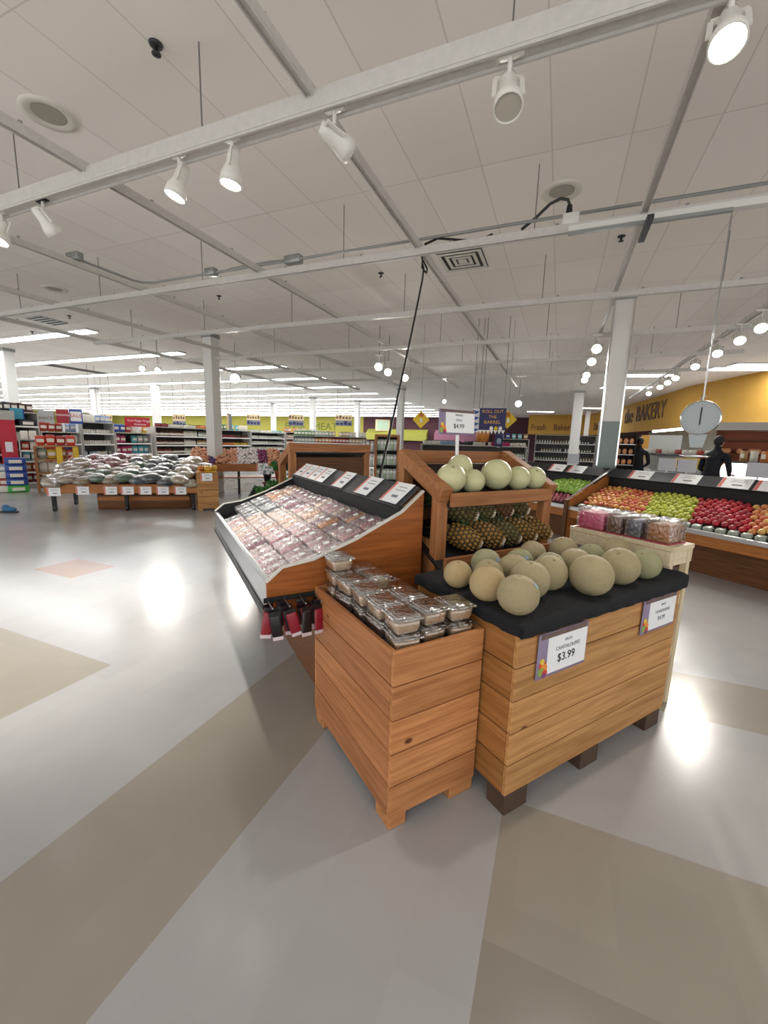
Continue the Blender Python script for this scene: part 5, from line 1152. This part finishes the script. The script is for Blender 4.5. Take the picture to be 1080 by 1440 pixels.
board('narrow grey aisle sign seen almost edge on beside the near white column', 319, 326, 582, 604, 17.5, 'sign_steelgrey', [], name='aisle_sign', hang=CZ, extra=lambda r, w, h: MB().box(-w * .5, -w * .1, -.006, -.001, -h / 2, h / 2).build('cream_panel', 'sign_cream', r))
board('white square board high over the tinned goods shelves', 127, 139, 583, 598, 20, 'sign_white', [], hang=CZ)
def lettering_sign(label, txt, px, py, d_plane_y, size, m_, xs=1):
    v = CAM_F * F_PX + CAM_R * (px - 540) + CAM_D * (py - 720); t = (d_plane_y - .02) / v.y; p = Vector((v.x * t, v.y * t, H + v.z * t))
    r = thing('wall_lettering', label, 'lettering', p, 0); [text(w_, size, m_, r, FACE(o_, 0, 0), extrude=.015, xs=xs) for w_, o_ in txt]; return r
lettering_sign('olive wall lettering reading Fresh MEAT on the lime wall', [('Fresh', -2.1), ('MEAT', 2.0)], 436, 600, 42, 1.15, 'letter_olive', 1.1)
aw = thing('awning', 'lime awning on the maroon back wall', 'awning', (-16.0, 41.4, 0)); MB().prism([(0, 2.3), (.55, 2.75), (.55, 1.6), (0, 1.6)], -3.4, 3.4, 'x').build('canopy', 'lime_awning', aw)
aw2 = thing('awning', 'pink awning on the maroon back wall right of the lime one', 'awning', (-9.2, 41.4, 0)); MB().prism([(0, 2.3), (.55, 2.75), (.55, 1.6), (0, 1.6)], -2.6, 2.6, 'x').build('canopy', 'pink_awning', aw2)
pb = board('framed pale picture board on the maroon wall above the tall wooden rack', 528, 548, 590, 606, 45, 'sign_cream', [], name='picture_board', extra=lambda r, w, h: MB().box(-w * .42, w * .42, -.01, -.001, -h * .4, h * .42).build('print', 'packet_mint', r))
MB().box(-.1, .1, .041, .7, -.1, .1).build('wall_bracket', 'steel', pb[0])
# hanging diamonds, purple banner, orange bucket
def diamond(label, px, py, d, s):
    c = azp(px, py, d); r = thing('hanging_diamond', label, 'hanging sign', c, facing(px))
    T = Matrix.Rotation(PI / 4, 4, 'Y'); MB().box(-s / 2, s / 2, 0, .012, -s / 2, s / 2, T=T).build('diamond', 'sign_yellow', r)
    mb = MB(); mb.ball((0, -.012, s * .42), (s * .17, .02, s * .14), 12, 8).ball((s * .12, -.012, s * .3), (s * .08, .018, s * .1), 10, 6).ball((-s * .12, -.012, s * .3), (s * .08, .018, s * .1), 10, 6); mb.build('topper', 'squash_orange', r)
    mb = MB(); mb.ball((0, -.006, -.02), (s * .1, .01, s * .2), 10, 6).ball((s * .08, -.006, -.12 * s), (s * .07, .01, s * .1), 10, 6); mb.build('white_motif', 'sign_white', r)
    MB().cyl((0, .006, s * .7), (0, .006, CZ - c.z), .003, n=5).build('hanger_wire', 'rod', r)
diamond('yellow hanging diamond with an orange topper, left of the price sign', 592, 590, 9.5, .27); diamond('yellow hanging diamond with an orange topper, right of the purple banner', 714, 590, 9.5, .27)
def banner_extra(r, w, h):
    mb = MB()
    for k in range(7): mb.prism([(-w / 2 + k * w / 7, -h / 2), (-w / 2 + (k + 1) * w / 7, -h / 2), (-w / 2 + (k + .5) * w / 7, -h * .68)], 0, .012, 'y')
    mb.build('pennant_edge', 'sign_white', r); mb = MB()
    for k in range(3): mb.ball((-w * .02 + k * w * .17, -.01, -h * .42), (w * .07, .01, h * .10), 10, 6, mi=(0, 1, 0)[k])
    mb.build('badges', ['sign_white', 'sign_yellow'], r)
board('purple banner with gold words ROLL OUT THE BARREL hanging behind the honeydews', 674, 711, 574, 605, 9.2, 'sign_navy', [('ROLL OUT', 0, .34, .2, 'letter_gold'), ('THE', 0, .1, .2, 'letter_gold'), ('BARREL', 0, -.14, .22, 'letter_gold')], name='banner', thick=.012, hang=CZ, extra=banner_extra)
board('narrow blue and white bunting strip beside the purple banner', 664, 674, 575, 608, 9.3, 'sign_white', [], name='bunting', thick=.012, hang=CZ, extra=lambda r, w, h: [MB().prism([(-w * .5, h * (.45 - k * .25)), (w * .5, h * (.38 - k * .25)), (-w * .3, h * (.24 - k * .25))], -.006, -.001, 'y').build('blue_flash', 'sign_blue', r) for k in range(4)])
c = az(676, 12.7); ob = thing('bucket', 'round orange bucket on the shelves below the purple banner', 'bucket', Vector((c.x, c.y, 1.56)) + Vector((.0, .25, 0)), 0)
MB().lathe([(0, 0), (.17, 0), (.21, .36), (.2, .36), (.16, .05), (0, .05)], 18, cap=False).build('bucket_body', 'squash_orange', ob); MB().tube([(-.2, 0, .33), (-.12, 0, .43), (0, 0, .47), (.12, 0, .43), (.2, 0, .33)], .008).build('handle', 'black', ob)
# hung dark poster to the right of the bucket
board('dark navy poster hanging below the purple banner', 696, 707, 608, 628, 12.9, 'sign_navy', [], name='poster', post=1.4, extra=lambda r, w, h: MB().ball((0, -.005, -.05), (w * .3, .01, h * .22), 10, 6).build('pale_motif', 'sticker', r))

# ------------------------------------------------------------------ service counters under the gold bulkhead
def bk_pt(x, y): return Vector((x, y, 0))
# gold bulkhead lettering
def bulk_text(label, txt, i, t, z, size, xs=1, flip=False):
    (x0, y0), (x1, y1) = BK[i], BK[i + 1]; a = Vector((x1, y1, 0)); b = Vector((x0, y0, 0)); p = a.lerp(b, t); d = (b - a); rz = math.atan2(d.y, d.x); n = Vector((math.sin(rz), -math.cos(rz), 0))
    r = thing('wall_lettering', label, 'lettering', p + n * .03 + Vector((0, 0, z)), rz); 
    ws = txt.split(); tot = sum(len(w_) + .7 for w_ in ws) - .7; o_ = -tot / 2
    for w_ in ws: text(w_, size, 'letter_brown', r, FACE((o_ + len(w_) / 2) * size * .56 * xs, 0, 0), extrude=.02, xs=xs); o_ += len(w_) + .7
bulk_text('brown wall lettering reading the BAKERY on the gold bulkhead', 'the BAKERY', 3, .80, 3.32, 1.2, 1.0)
bulk_text('distant brown wall lettering on the gold end wall over the bottles', 'Fresh Bakery', 5, .42, 3.0, .75, .75)
bulk_text('small brown wall lettering on the gold bulkhead just left of the square column', 'Deli', 4, .5, 3.0, .8, 1)
# deli under-bulkhead lights
for k, (f0, f1, i) in enumerate(((.02, .5, 1), (.52, .98, 1), (.03, .9, 2), (.68, .98, 0))):
    (x0, y0), (x1, y1) = BK[i], BK[i + 1]; a = Vector((x0, y0, 2.36)).lerp(Vector((x1, y1, 2.36)), f0); b = Vector((x0, y0, 2.36)).lerp(Vector((x1, y1, 2.36)), f1); d = b - a
    r = thing('counter_light', ['long lit tube light under the bulkhead left of the hanging scale', 'lit tube light under the bulkhead near the lettering', 'lit tube light under the bulkhead further back', 'lit tube light under the bulkhead right of the hanging scale'][k], 'light', (a + b) / 2, math.atan2(d.y, d.x), 'tube lights under the bulkhead')
    MB().box(-d.length / 2, d.length / 2, -.07, .07, .02, .058).build('housing', 'white_paint', r); MB().rbox((0, 0, -.02), (d.length - .05, .13, .08), .03, 2).build('tube', 'tube_light', r)
# counters
mat('deli_white', 'c9cbc4', .35); mat('red_panel', '9a4c2e', .6); mat('warm_bread', 'd99a6c', .6, var=.2, vscale=20); mat('menu_grey', 'cfd3cf', .5); mat('gold_door', 'd7a144', .6)
def counter(label, px0, px1, d0, d1, top, cold):
    a, b = az(px0, d0), az(px1, d1); v = b - a; rz = math.atan2(v.y, v.x); L_ = v.length
    r = thing('service_counter', label, 'counter', a, rz)
    MB().box(0, L_, 0, .8, 0, .85).build('cabinet', 'base_wood' if not cold else 'deli_white', r); MB().box(0, L_, .0, .8, .851, .9).build('worktop', 'steel', r); MB().prism([(.0, .901), (.02, .901), (.32, top), (.30, top)], 0, L_, 'x').build('glass_front', 'counter_glass', r); MB().box(0, L_, .30, .8, top, top + .04)  .build('canopy', 'dark_steel', r); MB().box(0, L_, .78, .8, .901, top).build('rear_panel', 'deli_dark', r)
    return a, rz, L_
a, rz, L_ = counter('glass fronted deli counter with pale goods left of the hanging scale', 884, 988, 14.6, 12.6, 1.32, True)
for k in range(10): x = .25 + k * (L_ - .5) / 9; prod('flat', ['e6e2d8', 'd9d4c8', 'a8352c'][k % 3]).put(a + Vector((math.cos(rz) * x - math.sin(rz) * .5, math.sin(rz) * x + math.cos(rz) * .5, 1.361)), (0, 0, rz), f'{["white","cream","red"][k%3]} tray on top of the deli counter, {NTH[k]} from left', 'trays on the deli counter', (1, 1, 2.4))
a, rz, L_ = counter('meat counter with red backed shelves at the right picture edge', 1002, 1100, 11.6, 10.0, 1.25, False)
for k in range(6): x = .2 + k * (L_ - .4) / 5; prod('box', ['b08a5a', 'd9d4c8', 'c9793a'][k % 3]).put(a + Vector((math.cos(rz) * x - math.sin(rz) * .5, math.sin(rz) * x + math.cos(rz) * .5, 1.291)), (0, 0, rz), f'{["tan","cream","orange"][k % 3]} carton standing on the meat counter, {NTH[k]} from left', 'cartons on the meat counter')
rb = thing('wall_shelves', 'reddish brown bread shelves behind the right hand counter', 'shelves', az(1004, 12.9), facing(1045))
WB = 2.6; MB().box(0, WB, .4, .44, .3, 1.975).build('back_panel', 'red_panel', rb); MB().box(-.05, WB, -.05, .44, 1.98, 2.16).build('canopy', 'shelf_white', rb)
for x in (0, WB - .04): MB().box(x, x + .04, .0, .399, 0, 1.979).build('upright', 'dark_wood', rb)
for k in range(4): MB().box(.041, WB - .041, .05, .399, .75 + k * .33, .78 + k * .33).build('shelf', 'dark_wood', rb)
loaf = One(MB().rbox((0, 0, .06), (.24, .12, .12), .05, 3).build('bread_loaf', 'warm_bread'), 'bread')
ql = Vector(rb.location); rzl = rb.rotation_euler.z
for k in range(3):
    for i in range(9): x = .2 + i * .27; loaf.put(ql + Vector((math.cos(rzl) * x - math.sin(rzl) * .22, math.sin(rzl) * x + math.cos(rzl) * .22, .781 + k * .33)), (0, 0, rzl + PI / 2 * (i % 2)), f'brown loaf on the red bread shelves, {["bottom","middle","upper"][k]} row', f'loaves {k}')
for i in range(4): x = 1.15 + i * .22; prod('jar', 'e6e2d8').put(ql + Vector((math.cos(rzl) * x - math.sin(rzl) * .2, math.sin(rzl) * x + math.cos(rzl) * .2, .781 + 3 * .33)), (0, 0, rzl), 'large white tub on the top bread shelf', 'white tubs on the bread shelves', (2, 2, 2.4))
board('pale menu board on the deli back wall', 912, 958, 612, 634, 17.2, 'menu_grey', [], name='menu_board', thick=.03, post=.0)
board('gold door panel at the left of the deli back wall', 900, 912, 612, 650, 17.6, 'gold_door', [], name='door_panel', thick=.03, post=0)
board('dark doorway panel left of the deli', 868, 884, 613, 655, 16.5, 'deli_dark', [], name='doorway_panel', thick=.03, post=0)
hl = thing('hot_food_cabinet', 'tall dark cabinet of warmly lit rolls just right of the square column', 'cabinet', az(864, 12.8), facing(870)); MB().box(0, .5, .3, .33, 0, 1.9).build('back_panel', 'deli_dark', hl)  # rolls come in the brown loaf colour
for x in (0, .47): MB().box(x, x + .03, 0, .299, 0, 1.9).build('side', 'deli_dark', hl)
for k in range(5):
    MB().box(.031, .469, 0, .299, .5 + k * .27, .52 + k * .27).build('shelf', 'steel', hl)
    for i in range(3): loaf.put(Vector(hl.location) + Vector((math.cos(facing(870)) * (.11 + i * .14), math.sin(facing(870)) * (.11 + i * .14), .521 + k * .27)) + Vector((-math.sin(facing(870)), math.cos(facing(870)), 0)) * .15, (0, 0, facing(870) + PI / 2), f'warm roll in the dark cabinet by the column, {CLV[k]}', f'rolls {k}', (.9, .9, 1.2))
yb = thing('banner', 'small yellow and black counter banner between the deli and meat counters', 'banner', azp(972, 652, 10.8), facing(972)); MB().box(-.28, .28, 0, .02, -.1, .1).build('board', 'sign_yellow', yb); mb = MB(); [mb.box(-.24 + k * .13, -.16 + k * .13, -.003, -.0005, -.06, .06) for k in range(4)]; mb.build('dark_marks', 'ink', yb); MB().box(-.02, .02, .021, .05, -1.2, .05).build('post', 'steel', yb)

# ------------------------------------------------------------------ people at the counters
mat('coat_black', '17171b', .85); mat('trousers', '26262c', .85); mat('skin', 'c79a80', .6); mat('hair_dark', '1d1713', .7); mat('coat_navy', '10131c', .85)
def person(label, loc, rz, coat, lean=0.0):
    r = thing('person', label, 'person', loc, rz)
    J = [(0, 0, .95), (0, -lean * .35, 1.2), (0, -lean * .9, 1.42), (0, -lean * 1.1, 1.52), (0, -lean * 1.25, 1.62),
         (-.1, 0, .90), (-.11, .02, .5), (-.11, .05, .08), (-.11, -.12, .035), (.1, 0, .90), (.11, -.05, .5), (.11, .0, .08), (.11, -.17, .035),
         (-.19, -lean * .9, 1.38), (-.25, -.05 - lean * .7, 1.12), (-.17, -.28 - lean * .6, 1.03), (-.15, -.36 - lean * .6, 1.03), (.19, -lean * .9, 1.38), (.25, -.05 - lean * .7, 1.12), (.17, -.28 - lean * .6, 1.05), (.15, -.36 - lean * .6, 1.05)]
    E = [(0, 1), (1, 2), (2, 3), (3, 4), (0, 5), (5, 6), (6, 7), (7, 8), (0, 9), (9, 10), (10, 11), (11, 12), (2, 13), (13, 14), (14, 15), (15, 16), (2, 17), (17, 18), (18, 19), (19, 20)]
    R = [(.15, .11), (.14, .10), (.15, .10), (.055, .055), (.06, .06), (.09, .09), (.06, .065), (.045, .05), (.04, .03), (.09, .09), (.06, .065), (.045, .05), (.04, .03), (.065, .065), (.047, .047), (.035, .035), (.03, .03), (.065, .065), (.047, .047), (.035, .035), (.03, .03)]
    me = bpy.data.meshes.new('body'); me.from_pydata(J, E, []); o = bpy.data.objects.new('body', me); COL.objects.link(o); o.parent = r; me.materials.append(MATS[coat])
    o.modifiers.new('skin', 'SKIN').use_smooth_shade = True
    for k, sv in enumerate(me.skin_vertices[0].data): sv.radius = R[k]; sv.use_root = (k == 0)
    o.modifiers.new('sub', 'SUBSURF').levels = 2; o.modifiers['sub'].render_levels = 2
    hx, hy, hzc = 0, -lean * 1.3 - .01, 1.66
    mb = MB(); mb.ball((hx, hy, hzc), (.075, .095, .115), 18, 14, fn=lambda p, t, ph: 1 - .12 * max(0, -p.z) * (1 if p.y > 0 else .4)); mb.ball((hx, hy - .098, hzc - .01), (.014, .02, .022), 8, 6)
    for sx in (-1, 1): mb.ball((hx + sx * .076, hy + .01, hzc - .005), (.012, .022, .03), 8, 6)
    mb.box(-.022, .022, hy - .092, hy - .088, hzc - .055, hzc - .048); mb.build('head', 'skin', r)
    MB().ball((hx, hy + .018, hzc + .025), (.086, .098, .108), 18, 12, fn=lambda p, t, ph: 1 if (p.y > -.35 or p.z > .45) else .8).build('hair', 'hair_dark', r)
    for sx in (-1, 1):
        px_, py_, pz_ = sx * .15, -.37 - lean * .6, 1.03; mb = MB(); mb.rbox((px_, py_ - .03, pz_), (.075, .085, .028), .013, 2)
        for f in range(4): ln = (.06, .07, .066, .05)[f]; x = px_ - .028 + f * .019; mb.tube([(x, py_ - .065, pz_), (x, py_ - .065 - ln * .5, pz_ - .004), (x, py_ - .065 - ln, pz_ - .022)], .008, 6)
        mb.tube([(px_ - sx * .03, py_ - .01, pz_), (px_ - sx * .06, py_ - .04, pz_ - .006), (px_ - sx * .062, py_ - .075, pz_ - .014)], .010, 6); mb.build('hand', 'skin', r)
    return r
person('person with dark hair in a black coat, standing with back turned at the deli counter', az(899, 13.0), facing(899) + PI, 'coat_black')
person('person in a dark navy coat beside the meat counter, just right of the hanging scale', az(1004, 10.4), facing(1004) + PI - .4, 'coat_navy', .12)

# drop prototypes that were never placed
for k in REG:
    if not k.used:
        for c in kids(k.root): bpy.data.objects.remove(c)
        bpy.data.objects.remove(k.root)
